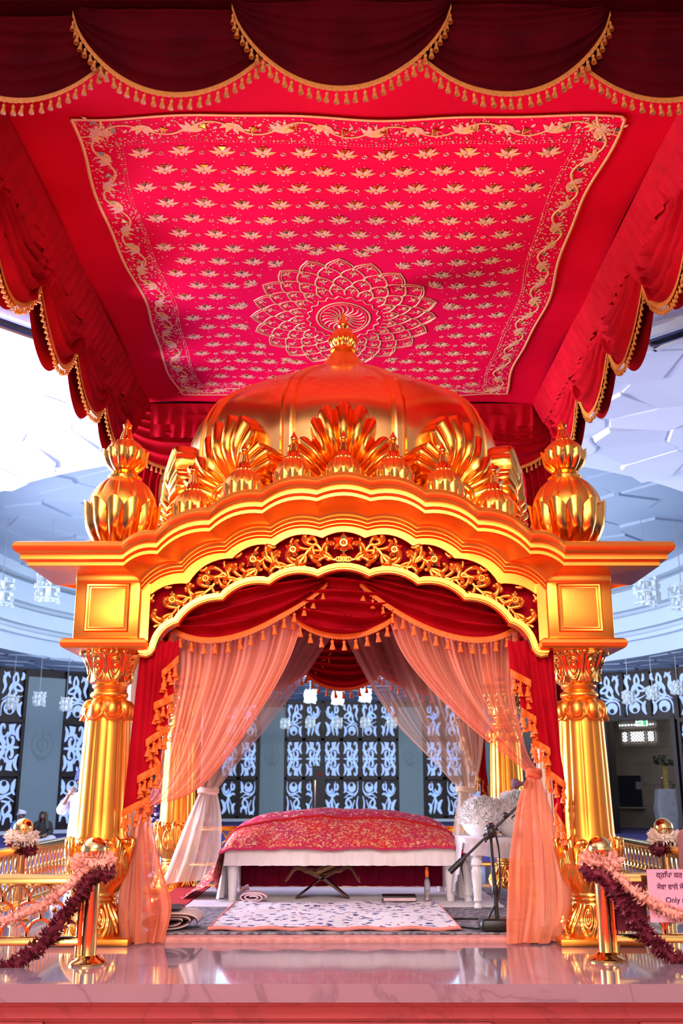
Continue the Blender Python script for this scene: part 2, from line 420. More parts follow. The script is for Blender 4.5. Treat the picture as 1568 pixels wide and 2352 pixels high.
def screen(M, x, label, mirs, kinds, group, z0=-.32, rows=3, w=.88, hh=1.76):
    o = M @ Vector((x, 0, z0)); t = thing('lattice_screen', label, 'screen', o, group)
    f = MB(o); H = rows*hh
    for xx in (x-w/2+.04, x+w/2-.04): f.box((xx, -.04, z0+H/2), (.078, .1, H), M=M)
    for r in range(rows+1): f.box((x, -.04, z0+r*hh), (w-.002, .1, .13), M=M)
    f.build('frame', DKWOOD, t, sm=False)
    for r in range(rows):
        m2 = MB(o); tile(m2, M, x-w/2+.085, z0+r*hh+.09, w-.17, hh-.18, kinds[r], mirs[r]); m2.build('scroll_pane', GLOW, t, sm=False)
KA, KB = (2, 1, 0), (3, 1, 3)
nm = ['', 'second ', 'third ', 'fourth ', 'fifth ', 'sixth ']
for i in range(6):
    x = -2.2+.88*i; k = KA if i in (0, 3, 4) else KB; m = i in (3, 1, 5)
    screen(FC, x, ['dark scroll lattice beside the left grey panel of the far wall', 'dark scroll lattice with the narrow door slot, far wall', 'dark scroll lattice just left of the middle of the far wall', 'dark scroll lattice just right of the middle of the far wall', 'dark scroll lattice two from the right grey panel of the far wall', 'dark scroll lattice touching the right grey panel of the far wall'][i], (m, m, m), k, 'lattices of the far wall')
for i, x in enumerate((-5.25, -4.35)):
    screen(FC, x, ['dark scroll lattice behind the left cream curtain, outer one', 'dark scroll lattice behind the left cream curtain, next to the grey panel'][i], (i, i, i), (KB, KA)[i], 'lattices of the far wall')
for i, x in enumerate((4.35, 5.25, 6.2)):
    screen(FC, x, ['dark scroll lattice next to the right grey panel, behind the cream curtain', 'dark scroll lattice behind the tied right cream curtain', 'dark scroll lattice showing past the small crimson drape on the right'][i], (not i % 2,)*3, (KB, KA, KB)[i], 'lattices of the far wall')
for i, s in enumerate((-2.2, -1.25, 1.1, 2.05)):
    screen(FLW, s, ['outermost dark scroll lattice of the left wall', 'dark scroll lattice left of the grey panel above the seated people', 'dark scroll lattice between the grey panel and the left golden column', 'dark scroll lattice hidden mostly by the left golden column'][i], (1-i % 2,)*3, (KB, KA, KA, KB)[i], 'lattices of the left wall', w=.95)
for i, s in enumerate((-1.9, -.95, 0, .95)):
    screen(FRW, s, ['short scroll lattice above the doorway, next to the right column', 'second short scroll lattice above the doorway', 'third short scroll lattice above the doorway', 'outermost short scroll lattice above the doorway'][i], (i % 2,), (0,), 'lattices above the doorway', z0=3.3, rows=1, w=.95, hh=1.66)
screen(FRW, 1.9, 'dark scroll lattice beyond the doorway at the frame edge', (0, 0, 0), KB, None, w=.95)
# narrow door in the far lattice
t = thing('narrow_door', 'narrow dark door with a small red sign in the far lattice', 'door', (-1.0, 47.9, FLZ))
mb = MB((-1.0, 47.9, FLZ)); mb.bbox((-1.05, 47.9, .75), (.62, .1, 2.5), .01); mb.build('leaf', DKWOOD, t, sm=False)
mb = MB((-1.0, 47.9, FLZ)); mb.box((-1.22, 47.83, .6), (.03, .03, 1.5)); mb.build('handle', CHROME, t)
mb = MB((-1.0, 47.9, FLZ)); mb.box((-1.0, 47.83, 1.62), (.22, .02, .08)); mb.build('sign', REDCARPET, t, sm=False, label='small red sign')
# grey wall panels with the embossed emblem
def khanda(mb, M, x, z, s):
    T = lambda a, b: M @ Vector((x+a*s, -.055, z+b*s))
    n = (M.to_3x3() @ Vector((0, -1, 0)))
    ring = [T(.26*cos(2*pi*k/32), .26*sin(2*pi*k/32)+.12) for k in range(33)]; mb.ribbon(ring, .035*s, n, .02)
    mb.ribbon([T(0, -.6), T(0, -.2), T(0, .5), T(0, .72)], [.06*s, .08*s, .1*s, .0], n, .02)
    for g in (-1, 1):
        mb.ribbon(spline([T(g*.1, -.62), T(g*.36, -.28), T(g*.52, .1), T(g*.44, .45), T(g*.26, .62)], 6), taper(25, .08*s, .2), n, .02)
        mb.ribbon(spline([T(g*-.16, -.5), T(g*.1, -.42), T(g*.3, -.3)], 6), .04*s, n, .02)
def gpanel(M, x, w, label, z0=-.35, z1=4.7, emb=.75):
    o = M @ Vector((x, 0, z0)); t = thing('grey_panel', label, 'wall panel', o)
    mb = MB(o); mb.box((x, -.02, (z0+z1)/2), (w, .06, z1-z0), M=M)
    for z in (.55, 4.05): mb.box((x, -.052, z), (w, .006, .018), M=M)
    for g in (-1, 1): mb.box((x+g*w*.43, -.052, 2.3), (.014, .006, 3.4), M=M)
    mb.build('board', GREYP, t, sm=False)
    mb = MB(o); khanda(mb, M, x, 2.35, emb); mb.build('embossed_emblem', GREYP, t, label='embossed emblem of ring and swords')
gpanel(FLW, -.06, 1.35, 'grey green panel with embossed emblem above the seated man and woman')
gpanel(FC, -3.24, 1.12, 'grey green panel with embossed emblem left of the far lattices', emb=.6)
gpanel(FC, 3.24, 1.12, 'grey green panel with embossed emblem right of the far lattices', emb=.6)
gpanel(FC, 7.3, 1.1, 'grey green panel beyond the right curtain tie', emb=.6)
# ---- entrance alcove behind the right wall --------------------------------------
def A(x, y, z): return FRW @ Vector((x, y, z))
ALO = A(.05, 3, 0)
mb = MB(ALO); M = FRW
mb.box((.3, 5.6, 2), (8, .3, 5.2), M=M); mb.box((3.2, 3, 2), (.3, 5.4, 5.2), M=M); mb.box((-3.6, 3, 2), (.3, 5.4, 5.2), M=M)
for z in (.35, 1.15, 1.95, 2.6, 3.2): mb.box((.3, 5.44, z), (7, .02, .03), M=M); mb.box((3.04, 3, z), (.02, 5, .03), M=M)
struct(mb.build('wall_alcove', STONE, sm=False))
mb = MB(ALO); mb.box((0, 3, 4.4), (8, 5.6, .1), M=M); struct(mb.build('ceiling_alcove', PLASTER, sm=False))
mb = MB(ALO); mb.box((.05, .0, 3.32), (2.5, .3, .1), M=M)
for x in (-1.18, 1.28): mb.box((x, 0, 1.4), (.14, .3, 3.9), M=M)
struct(mb.build('trim_doorway', DKWOOD, sm=False))
DAY = mat('bright_daylit_glass', (.9, .92, 1), .4, emit=(.9, .93, 1), es=2.2)
for i, (x, w, z, h) in enumerate(((-2.92, .26, 2.98, .42), (-2.39, .62, 2.98, .42), (-1.83, .3, 2.98, .42), (-2.4, 1.5, 3.44, .12))):
    o = A(x, 5.4, z); t = thing('window', '', 'window', o); t.name = 'window_%d' % (i+1); struct(t); del t['label']; del t['category']
    mb = MB(o); mb.box((x, 5.41, z), (w, .03, h), M=M); mb.build('pane', DAY, t, sm=False)
    mb = MB(o)
    for k in range(-8, 9):
        for g in (-1, 1):
            c = k*.13; p = []
            for e in (-h/2, h/2): p.append((c+g*e, e))
            p = [(clamp(a, -w/2, w/2), b if abs(a) <= w/2 else (b-(a-clamp(a, -w/2, w/2))*g)) for a, b in p]
            if abs(p[0][0]-p[1][0]) > .02: mb.tube([A(x+a, 5.38, z+b) for a, b in p], .014, 4)
    for a, b, c, d in ((0, h/2, w, .04), (0, -h/2, w, .04), (-w/2, 0, .04, h), (w/2, 0, .04, h)): mb.box((x+a, 5.38, z+b), (c, .05, d), M=M)
    mb.build('lattice', STONE, t, sm=False)
o = A(-.80, 5.42, 3.05); mb = MB(o); mb.box((-.80, 5.42, 3.05), (.22, .05, .75), M=M); struct(mb.build('window_5', DAY, sm=False))
# exit sign
o = A(.1, .3, 3.15); t = thing('exit_sign', 'small lit green exit sign hanging in the doorway', 'sign', o)
SGN = mat('lit_green_sign', (.02, .45, .12), .4, emit=(.03, .6, .16), es=.8); SGW = mat('lit_white_sign', (.9, .95, .9), .4, emit=(.9, 1, .92), es=1.0)
mb = MB(o); mb.box((.1, .1, 3.16), (.42, .04, .2), M=M); mb.build('panel', SGW, t, sm=False)
mb = MB(o); mb.box((.22, .07, 3.16), (.12, .02, .17), M=M); mb.ribbon([A(-.06, .07, 3.16), A(.06, .07, 3.16)], .05, M.to_3x3() @ Vector((0, -1, 0)))
mb.add([A(.05, .07, 3.22), A(.05, .07, 3.10), A(.12, .07, 3.16)], [[0, 1, 2]]); mb.ball(A(-.02, .07, 3.22), .025, 8, 6); mb.build('pictogram', SGN, t, sm=False)
mb = MB(o); mb.tube([A(.1, .1, 3.26), A(.1, .1, 3.37)], .012, 6); mb.build('hanger', BLACK, t)
# service hatch
o = A(-2.89, 5.3, 0); t = thing('service_hatch', 'dark service window with a stone counter in the entrance wall', 'counter', o)
mb = MB(o); mb.box((-2.89, 5.42, .88), (.95, .05, 1.2), M=M); mb.build('opening', mat('dark_blue_glass', (.015, .02, .05), .3), t, sm=False)
mb = MB(o); mb.bbox((-2.85, 5.22, .25), (1.2, .40, .07), .02, M); mb.build('counter_top', STONE, t, sm=False)
mb = MB(o); mb.box((-2.5, 5.38, 1.1), (.22, .02, .28), M=M); mb.box((-2.2, 5.42, 1.35), (.16, .02, .26), M=M); mb.build('notice', mat('grey_paper', (.3, .33, .42), .7), t, sm=False)
# cloth-covered pedestal
o = A(.13, 1.6, FLZ); t = thing('covered_stand', 'tall stand wrapped in grey white cloth inside the doorway', 'stand', o)
mb = MB(o); rows = []
for z, w, d in ((0, .30, .26), (.5, .34, .30), (.85, .40, .32), (1.15, .34, .28), (1.44, .31, .26), (1.47, .27, .22)):
    rows.append([o+Vector((w*(1+.05*sin(k*2.3+z*4))*max(-1, min(1, 1.35*cos(2*pi*k/28))), d*max(-1, min(1, 1.35*sin(2*pi*k/28))), z)) for k in range(28)])
mb.grid(rows, cv=True); mb.add(rows[-1], [list(range(28))]); mb.build('cover', mat('grey_cloth', (.34, .35, .40), .8), t)
mb = MB(o); mb.tube([o+Vector((-.1, 0, 1.45)), o+Vector((-.1, 0, 1.8))], .012, 6); mb.ball(o+Vector((-.1, 0, 1.83)), .04, 10, 8); mb.build('stem_light', CHROME, t)
# flower stand
o = A(-.10, 3.4, FLZ); t = thing('flower_stand', 'tall silver flower stand with red blooms beyond the doorway', 'flower stand', o)
mb = MB(o); mb.lathe([(.28, 0), (.28, .3), (.16, .32), (.14, 1.0), (.17, 1.4), (.2, 1.45)], 20, o); mb.build('column_vase', mat('silver_vase', (.4, .45, .5), .3, .6), t)
for zc, nme in ((1.6, 'upper_bouquet'), (.95, 'lower_bouquet')):
    mb = MB(o); r2 = random.Random(int(zc*10))
    for k in range(46):
        a = r2.uniform(0, 2*pi); h = r2.uniform(-.12, .2); rr = r2.uniform(.05, .42)
        mb.mi = 0 if r2.random() < .55 else 1
        mb.ball(o+Vector((rr*cos(a), rr*sin(a)*.6, zc+h)), r2.uniform(.03, .06), 7, 5, (1, 1, .7))
    mb.build(nme, [mat('dark_leaves', (.03, .06, .02), .6), mat('red_blooms', (.45, .05, .04), .6)], t)
mb = MB(o); 
for x in (-.3, .22): mb.box((o.x+x, o.y+.5, o.z+1.9), (.16, .03, 1.1))
mb.build('yellow_banner', mat('ochre_cloth', (.32, .24, .06), .7), t, sm=False)
mb = MB(o); r2 = random.Random(9)
for k in range(70): mb.ball(o+Vector((r2.uniform(-.7, .7), .4+r2.uniform(-.1, .1), 2.5+r2.uniform(-.16, .16))), r2.uniform(.04, .09), 6, 4, (1, 1, .6))
mb.build('garland_top', mat('dark_leaf_garland', (.015, .03, .015), .7), t)
# ---- linear air diffusers in the ceiling ------------------------------------------
def diffuser(x, y, rz, label):
    o = Vector((x, y, ZW-.09)); t = thing('air_diffuser', label, 'vent', o)
    t.rotation_euler = (0, 0, rz)
    mb = MB(); mb.box((0, -.2, .0), (2.6, .08, .14)); mb.box((0, .2, .0), (2.6, .08, .14)); mb.box((-1.3, 0, 0), (.06, .48, .14)); mb.box((1.3, 0, 0), (.06, .48, .14)); mb.build('frame', PLASTER, t, sm=False)
    mb = MB(); mb.box((0, 0, .03), (2.56, .32, .04)); mb.build('slot', BLACK, t, sm=False)
    for yy in (-.08, .08): mb = MB(); mb.box((0, yy, -.02), (2.56, .03, .08)); mb.build('blade', CHROME, t, sm=False)
p = at(1535, 700, 11.6); diffuser(p.x+.75, 11.2, -.8, 'dark slotted air diffuser in the white ceiling by the right valance')
diffuser(-4.3, 11.4, .8, 'dark slotted air diffuser in the white ceiling by the left valance')
# ---- crystal pendants ---------------------------------------------------------------
def pendant0():
    t = thing('crystal_pendant', 'x', 'pendant light'); r2 = random.Random(5); mb = MB()
    for k in range(72):
        a = r2.uniform(0, 2*pi); rr = r2.choice((.5, .42, .3)); z = r2.uniform(-.5, .5)
        mb.box((rr*cos(a), rr*sin(a), z), (.17, .09, .13), a+r2.uniform(-.4, .4))
    for z in (-.42, 0, .42):
        for rr in (.3, .5): mb.tube([(rr*cos(w), rr*sin(w), z) for w in [2*pi*q/16 for q in range(16)]], .03, 4, closed=True)
    for q in range(6): mb.box((.4*cos(2*pi*q/6), .4*sin(2*pi*q/6), 0), (.24, .03, .95), 2*pi*q/6)
    mb.build('crystal_cluster', CRYSTAL, t, sm=False)
    mb = MB(); mb.lathe([(.1, -.5), (.12, 0), (.1, .52)], 12); mb.build('lamp_core', mat('lit_lamp_core', (.9, .95, 1), .4, emit=(.85, .93, 1), es=.25), t)
    mb = MB(); mb.tube([(0, 0, .5), (0, 0, 1)], .02, 5); mb.build('cable', WIRE, t)
    return t
PEND = [(110, 1352, 24, .62, ZD, 'large crystal pendant half hidden by the left cornice'), (4, 1362, 24, .62, ZD, 'large crystal pendant at the left frame edge'),
        (1485, 1360, 24, .62, ZD, 'large crystal pendant under the right cornice corner'), (1566, 1372, 24, .62, ZD, 'large crystal pendant at the right frame edge'),
        (28, 1614, 31, .40, ZS, 'small crystal pendant hanging before the outer left lattice'), (90, 1606, 31, .40, ZS, 'small crystal pendant hanging before the left grey panel'), (152, 1618, 31.5, .40, ZS, 'small crystal pendant hanging beside the left golden column'),
        (1443, 1602, 32, .40, ZS, 'small crystal pendant nearest the right golden column'), (1498, 1592, 31.5, .40, ZS, 'small crystal pendant over the doorway middle'), (1555, 1580, 31, .40, ZS, 'small crystal pendant over the doorway, at the frame edge'),
        (712, 1600, 38, .47, ZS, 'upper crystal pendant left of the tasselled rear swag'), (775, 1604, 38, .47, ZS, 'upper crystal pendant behind the tasselled rear swag'), (838, 1598, 38, .47, ZS, 'upper crystal pendant right of the tasselled rear swag'),
        (655, 1662, 44, .42, ZS, 'lower crystal pendant at the left cream curtain edge'), (712, 1661, 44, .42, ZS, 'lower crystal pendant left of the middle of the far lattice'), (775, 1661, 44, .42, ZS, 'lower crystal pendant at the middle of the far lattice'), (838, 1660, 44, .42, ZS, 'lower crystal pendant right of the middle of the far lattice'), (900, 1660, 44, .42, ZS, 'lower crystal pendant at the right cream curtain edge')]
pr = pendant0()
for i, (px, py, y, s, zt, lb) in enumerate(PEND):
    t = pr if i == 0 else dup(pr)
    p = at(px, py, y); t.location = p; t.scale = (s*.9, s*.9, s); t['label'] = lb; t['group'] = 'crystal pendants in the hall'
    for ch in t.children:
        if ch.name.startswith('cable'): kk = 2*((zt-p.z)/s-.5); ch.scale = (1, 1, kk); ch.location = (0, 0, .5-.5*kk)
# ================================================================ PALANQUIN
PC = Vector((.015, 8.97, 0))
PAL = thing('palanquin', 'golden domed palanquin on four fluted columns with scalloped arches', 'palanquin', PC)
def side(k):
    a = k*pi/2
    return lambda t, p, z: (t*cos(a)+p*sin(a), t*sin(a)-p*cos(a), z)
def lobes(cx, cz, peak, n=8, sag=.12):
    """scalloped half-arch mirrored: cusps (cx,cz) from the centre outwards"""
    c = [(-x, z) for x, z in zip(cx, cz)][::-1]+list(zip(cx, cz)); out = []
    m = len(cx)
    for i in range(len(c)-1):
        a, b = Vector(c[i]), Vector(c[i+1]); d = b-a; nr = Vector((-d.y, d.x)).normalized()
        s = (peak-cz[0]) if i == m-1 else sag*d.length
        if False and i == 0: s = -.03*d.length if sag > .1 else s
        for k in range(n):
            t = k/n; out.append(a+d*t+nr*(4*s*t*(1-t))**1.0)
    out.append(Vector(c[-1])); return out
TX, TZ = [.19, .574, .94, 1.30, 1.53], [3.119, 3.03, 2.90, 2.735, 2.654]
BX, BZ = [.174, .53, .86, 1.166, 1.455], [2.853, 2.79, 2.683, 2.534, 2.385]
TOP = lobes(TX, TZ, 3.162, sag=.125); BOT = lobes(BX, BZ, 2.888, sag=.13)
FAS = lobes([.156, .507, .811, 1.127, 1.455], [2.773, 2.714, 2.62, 2.43, 2.28], 2.82, sag=.15)
# section of the cornice: (outward distance, drop from the top curve, share of the way to the bottom curve)
P0 = 2.29
SEC_T = [(P0-.10, 0), (P0-.04, .0), (P0-.012, .012), (P0, .04), (P0-.008, .065), (P0-.03, .085), (P0-.045, .088), (P0-.05, .10), (P0-.05, .125), (P0-.07, .132), (P0-.09, .138), (P0-.09, .162), (P0-.12, .168)]
SEC_B = [(0, 0), (0, 0), (1.957, .042), (1.960, .028), (1.946, .017), (1.930, .016), (1.930, .008), (1.922, -.004), (1.900, -.008), (1.900, -.016), (1.886, -.022), (1.868, -.024)]
def cornice(k):
    S = side(k); mb = MB(); rows = []
    for i, (a, b) in enumerate(zip(TOP, BOT)):
        r = []
        e = TOP[i]
        for p, dr in SEC_T: r.append(S(a.x, p, a.y-dr))
        # cove: from the last step back and down to the lower moulding
        s0 = (P0-.125, a.x, a.y-.17); s1 = (1.952, b.x, b.y+.048)
        for q in range(1, 8):
            t = q/8; ang = t*pi/2
            f = sin(ang); g = 1-cos(ang)
            w = lerp(f, g, .35)
            r.append(S(lerp(s0[1], s1[1], t), lerp(s0[0], s1[0], lerp(f, t, .55)), lerp(s0[2], s1[2], lerp(g, t, .55))))
        for p, dz in SEC_B[2:]: r.append(S(b.x, p, b.y+dz))
        r.append(S(FAS[i].x, 1.868, FAS[i].y)); r.append(S(FAS[i].x, 1.83, FAS[i].y))
        rows.append(r)
    mb.grid(rows)
    nt_ = len(SEC_T)
    for g, col in ((-1, rows[0]), (1, rows[-1])):     # close the end of the cove under the flat soffit
        cov = [Vector(q) for q in col[nt_-1:nt_+14]]; flat = [Vector(q) for q in cov]
        for q in flat: q.z = 2.487
        mb.grid([cov, flat] if g > 0 else [flat, cov])
    # flat ends over the corner blocks
    for g in (-1, 1):
        rr = []
        for p, dr in SEC_T+[(1.90, .170)]:
            a, b = S(g*(1.53 if dr < .169 else 1.44), p, 2.654-dr), S(g*p, p, 2.654-dr)
            rr.append((a, b))
        rows = [[q[0] for q in rr], [q[1] for q in rr]]
        mb.grid(rows if g > 0 else rows[::-1])
    # roof skin running back behind the arch
    rows = []
    for a in TOP: rows.append([S(a.x, P0-.10, a.y), S(a.x, 1.75, a.y+.01), S(a.x*.92, 1.2, lerp(a.y, 2.75, .3))])
    mb.grid(rows, flip=True)
    return mb
for k in range(4): cornice(k).build('cornice', GOLD, PAL, ang=32)
mb = MB(); mb.box((0, 0, 2.64), (2.9, 2.9, .03)); mb.build("roof_deck", GOLD, PAL, sm=False)
# corner blocks
for g in (-1, 1):
    for h in (-1, 1):
        c = Vector((g*1.69, h*1.69, 0)); mb = MB()
        mb.bbox((c.x, c.y, 2.27), (.47, .47, .50), .012)
        mb.bbox((c.x, c.y, 2.475), (.475, .475, .085), .008)
        blk = mb.build('entablature_block', GOLD, PAL)
        mb = MB()
        for zz, w in ((1.955, .52), (1.965, .57), (1.985, .60), (2.005, .605), (2.025, .59), (2.038, .54)):
            pass
        rows = []
        for zz, w in ((1.945, .46), (1.95, .57), (1.962, .595), (1.985, .61), (2.008, .595), (2.02, .56), (2.022, .48)):
            rows.append([(c.x+sx*w/2, c.y+sy*w/2, zz) for sx, sy in ((-1, -1), (1, -1), (1, 1), (-1, 1))])
        mb.grid(rows, cv=True); mb.add(rows[0], [[3, 2, 1, 0]]); mb.add(rows[-1], [[0, 1, 2, 3]])
        mb.build('abacus', GOLD, blk, ang=25)
        mb = MB()
        for k in range(4):
            a = k*pi/2
            def T(u, z, d): return (c.x+u*cos(a)+(.235+d)*sin(a), c.y+u*sin(a)-(.235+d)*cos(a), z)
            for w, hh, th, dd in ((.30, .335, .011, .013), (.26, .295, .007, .008)):
                P = [(-w/2, 2.245-hh/2), (w/2, 2.245-hh/2), (w/2, 2.245+hh/2), (-w/2, 2.245+hh/2)]
                O = [(u*(1+2*th/w), 2.245+(z-2.245)*(1+2*th/hh)) for u, z in P]; I = [(u*(1-2*th/w), 2.245+(z-2.245)*(1-2*th/hh)) for u, z in P]
                mb.grid([[T(u, z, -.002) for u, z in O], [T(u, z, dd) for u, z in P], [T(u, z, dd*.8) for u, z in I], [T(u, z, -.002) for u, z in I]], cv=True)
        mb.build('panel_moulding', GOLD2, blk, ang=20)
# ---- columns -------------------------------------------------------------------
def loops(u, v, n):
    """concentric teardrop ridges; u,v in -1..1"""
    d = sqrt((u*(1.25-.45*v))**2+(v*.92)**2)
    return (.5+.5*cos(2*pi*n*d))*(1 if d < 1.02 else .35)
def column0():
    n = 144
    sh = lambda a, r, z: r*(1-.075*(1-abs(cos(6*a)))**1.0-.015*cos(12*a)) if .66 < z < 1.50 else r
    mb = MB(); mb.lathe([(.19, .63), (.192, .66), (.187, .70), (.182, .85), (.175, 1.1), (.168, 1.3), (.163, 1.45), (.158, 1.52)], n, fn=sh)
    C = mb.build('column', GOLD, PAL, ang=50)
    # petalled collar and neck rings
    mb = MB()
    prof = [(.13, 1.50)]+[(.128+.0, 1.585)]
    mb.lathe([(.158, 1.47), (.165, 1.50), (.160, 1.55), (.14, 1.585), (.132, 1.60), (.118, 1.605), (.112, 1.615), (.118, 1.622), (.132, 1.63), (.136, 1.645), (.130, 1.66), (.115, 1.668), (.108, 1.68), (.115, 1.69), (.125, 1.70), (.125, 1.715)], 64)
    for k in range(8):
        a = k*pi/4+pi/8
        mb.ball((.135*cos(a), .135*sin(a), 1.535), .062, 14, 10, (.9, .9, 1.25))
        pts = [(.198*cos(a+.43*cos(w)), .198*sin(a+.43*cos(w)), 1.545-.082*sin(w)) for w in [pi*q/12 for q in range(13)]]
        pts = [(x*(.94+.03*sin(pi*q/12)), y*(.94+.03*sin(pi*q/12)), z) for q, (x, y, z) in enumerate(pts)]
        mb.tube(pts, .008, 6)
    mb.build('petal_collar', GOLD, C, ang=60)
    # capital: leaf plumes with teardrop loops
    def capf(a, r, z):
        t = clamp((z-1.70)/(1.945-1.70)); q = (a/(pi/4)) % 1.0; u = 2*q-1; v = 2*clamp((t-.12)/.80)-1
        f = loops(u, v-.1, 2.3)*(1 if .1 < t < .93 else 0)
        q2 = ((a/(pi/4))+.5) % 1.0; u2 = 2*q2-1
        f2 = (.5+.5*cos(5*pi*u2*(1.5-t)))*smooth((t-.25)*2)*clamp(1-abs(u2)*1.6)*1.2
        sc = 1+.16*(abs(cos(4*a+pi/2)) > .2)*smooth((t-.86)*9)*(.6+.4*cos(16*a))
        return (r+.016*max(f*(1-clamp(1.4-abs(u2)*2)), f2))*(sc if t > .86 else 1)
    prof = []
    for i in range(41):
        t = i/40; r = lerp(.142, .150, smooth(t*3)) if t < .3 else lerp(.150, .198, smooth((t-.3)/.7)**1.3)
        if t < .12: r = lerp(.115, .142, smooth(t/.12))
        prof.append((r, 1.70+.245*t))
    mb = MB(); mb.lathe(prof, 192, fn=capf); mb.build('capital', GOLD2, C, ang=180)
    # bulb with acanthus leaves
    def bf(a, r, z):
        t = clamp((z-.31)/(.66-.31)); q = (a/(pi/4)) % 1.0; u = 2*q-1
        f = loops(u, 1.9*t-.95, 2.0)*(1 if t < .96 else 0)*smooth(t*2.2)
        return r+.016*f*(1-.5*abs(u))
    pb = [(.118, .27), (.13, .285), (.148, .31)]+[(lerp(.148, .205, sin(pi/2*clamp(i/16))) if i < 17 else lerp(.205, .188, (i-16)/12), .31+.345*i/28) for i in range(29)]
    mb = MB(); mb.lathe(pb, 192, fn=bf)
    for k in range(8):
        a = k*pi/4+pi/8; mb.ball((.212*cos(a), .212*sin(a), .645), .026, 10, 8, (1, 1, .9))
    for k in range(8):
        a = k*pi/4; mb.tube([(.2*cos(a), .2*sin(a), .50), (.218*cos(a), .218*sin(a), .60), (.226*cos(a), .226*sin(a), .655), (.205*cos(a), .205*sin(a), .675)], [.022, .026, .022, .01], 8)
    mb.build('acanthus_bulb', GOLD2, C, ang=180)
    # flared foot
    def ff(a, r, z):
        t = clamp((z-.04)/.22); q = (a/(pi/4)) % 1.0; u = 2*q-1
        sq = 1+.05*abs(cos(2*a))
        return r*sq+.017*loops(u, 1.7*t-.95, 2.2)*smooth(t*5)*smooth((1-t)*4)
    pf = [(.20, .04)]+[(lerp(.202, .19, t) if t < .4 else lerp(.19, .128, smooth((t-.4)/.6)), .04+.22*t) for t in [i/20 for i in range(21)]]+[(.13, .262), (.14, .27), (.13, .285)]
    mb = MB(); mb.lathe(pf, 192, fn=ff); mb.build('carved_foot', GOLD2, C, ang=180)
    mb = MB(); mb.bbox((0, 0, .022), (.56, .50, .044), .008); mb.build('plinth', GOLD, C)
    return C
C0 = column0(); C0.location = (-1.69, -1.69, 0)
for x, y in ((1.70, -1.69), (1.69, 1.69), (-1.69, 1.69)): dup(C0, PAL, (x, y, 0))
# ---- dome ----------------------------------------------------------------------
DP = [(1.43, 2.9), (1.445, 3.3), (1.46, 3.7), (1.456, 3.9), (1.415, 4.1), (1.291, 4.3), (1.082, 4.45), (.83, 4.595), (.60, 4.71), (.41, 4.79), (.30, 4.83)]
DPs = [(p.x, p.y) for p in spline([(r, z, 0) for r, z in DP], 4)]
mb = MB(); mb.lathe(DPs, 128); mb.build('dome', GOLDD, PAL, ang=180)
for k in range(10):
    a = k*pi/5+radians(-90+18); rows = []
    for r, z in DPs:
        h = .055*clamp(r/.6, .5, 1); t = Vector((-sin(a), cos(a), 0)); o = Vector((cos(a), sin(a), 0))
        rows.append([o*(r-.01)-t*h, o*(r+.036)-t*h*.95, o*(r+.044)-t*h*.6, o*(r+.020)-t*h*.45, o*(r+.020)+t*h*.45, o*(r+.044)+t*h*.6, o*(r+.036)+t*h*.95, o*(r-.01)+t*h])
        for v in rows[-1]: v.z = z
    mb = MB(); mb.grid(rows); mb.build('dome_rib', GOLDD, PAL, ang=25)
mb = MB(); mb.lathe([(1.40, 2.62), (1.46, 2.68), (1.46, 2.90), (1.43, 2.94)], 96); mb.build('drum', GOLD, PAL)
# top finial of the dome
F = MB(); oct_ = lambda a, r, z: r*(cos(pi/8)/cos(((a) % (pi/4))-pi/8))*(1 if z < 5.17 else 1)
F.lathe([(.40, 4.76), (.41, 4.80), (.39, 4.83), (.34, 4.84), (.27, 4.89), (.20, 4.97), (.145, 5.06), (.115, 5.10)], 64, fn=oct_); CRN = F.build('dome_crown', GOLD, PAL, ang=20)
F = MB(); F.lathe([(.11, 5.09), (.135, 5.10), (.135, 5.12), (.11, 5.135), (.09, 5.14)], 40)
pet = lambda n, d: (lambda a, r, z: r*(1-d*(1-abs(cos(n*a/2)))))
F.lathe([(.085, 5.13), (.115, 5.155), (.138, 5.20), (.147, 5.245), (.142, 5.265), (.11, 5.26)], 96, fn=pet(16, .16))
F.lathe([(.108, 5.25), (.115, 5.28), (.09, 5.325), (.05, 5.35), (.038, 5.36), (.052, 5.375), (.060, 5.395), (.052, 5.42), (.04, 5.435), (.026, 5.47), (.010, 5.52), (.001, 5.54)], 48)
F.build('dome_finial', GOLD2, CRN, ang=50)
# ---- shells around the dome foot ------------------------------------------------
def shell0():
    mb = MB(); NA = 204; A0 = radians(108)
    def R(f):
        g = f/A0; L = [(-.84, .40, .20), (-.45, .56, .23), (0, .74, .26), (.45, .56, .23), (.84, .40, .20)]
        best = 0
        for c, r, w in L:
            d = (g-c)/w
            if abs(d) < 1: best = max(best, r*(.66+.34*(1-d*d)**.42))
        return max(best, .30)
    rows = []; back = []
    ts = [.20, .25, .3, .38, .48, .58, .68, .78, .87, .94, .985, 1.0]
    for i in range(NA+1):
        f = -A0+2*A0*i/NA; r = R(f)*(.93+.07*abs(cos(f/A0*pi*8.5))**.6); row = []
        for t in ts:
            fl_ = abs(cos(f/A0*pi*8.5))**.6
            prof = .04+.10*smooth((t-.2)/.5)+.05*sin(pi*clamp((t-.2)/.8))
            dep = prof+.05*fl_*smooth((t-.22)*3)*(1 if t < .99 else .6) - (.05 if t == 1.0 else 0)
            row.append((sin(f)*r*t*1.0, -dep, cos(f)*r*t))
        row.append((sin(f)*r*1.0, .0, cos(f)*r)); row.append((sin(f)*r*1.0, .12, cos(f)*r*.98))
        rows.append(row)
    mb.grid(rows, flip=True)
    for g in (-1, 1):     # curled volutes at the foot
        mb.tube([(g*(.06+.13*cos(w)), -.10-.01*w, .06+.10*sin(w)) for w in [q*.35 for q in range(14)]], [.032-.0016*q for q in range(14)], 8)
    return mb
S0 = None
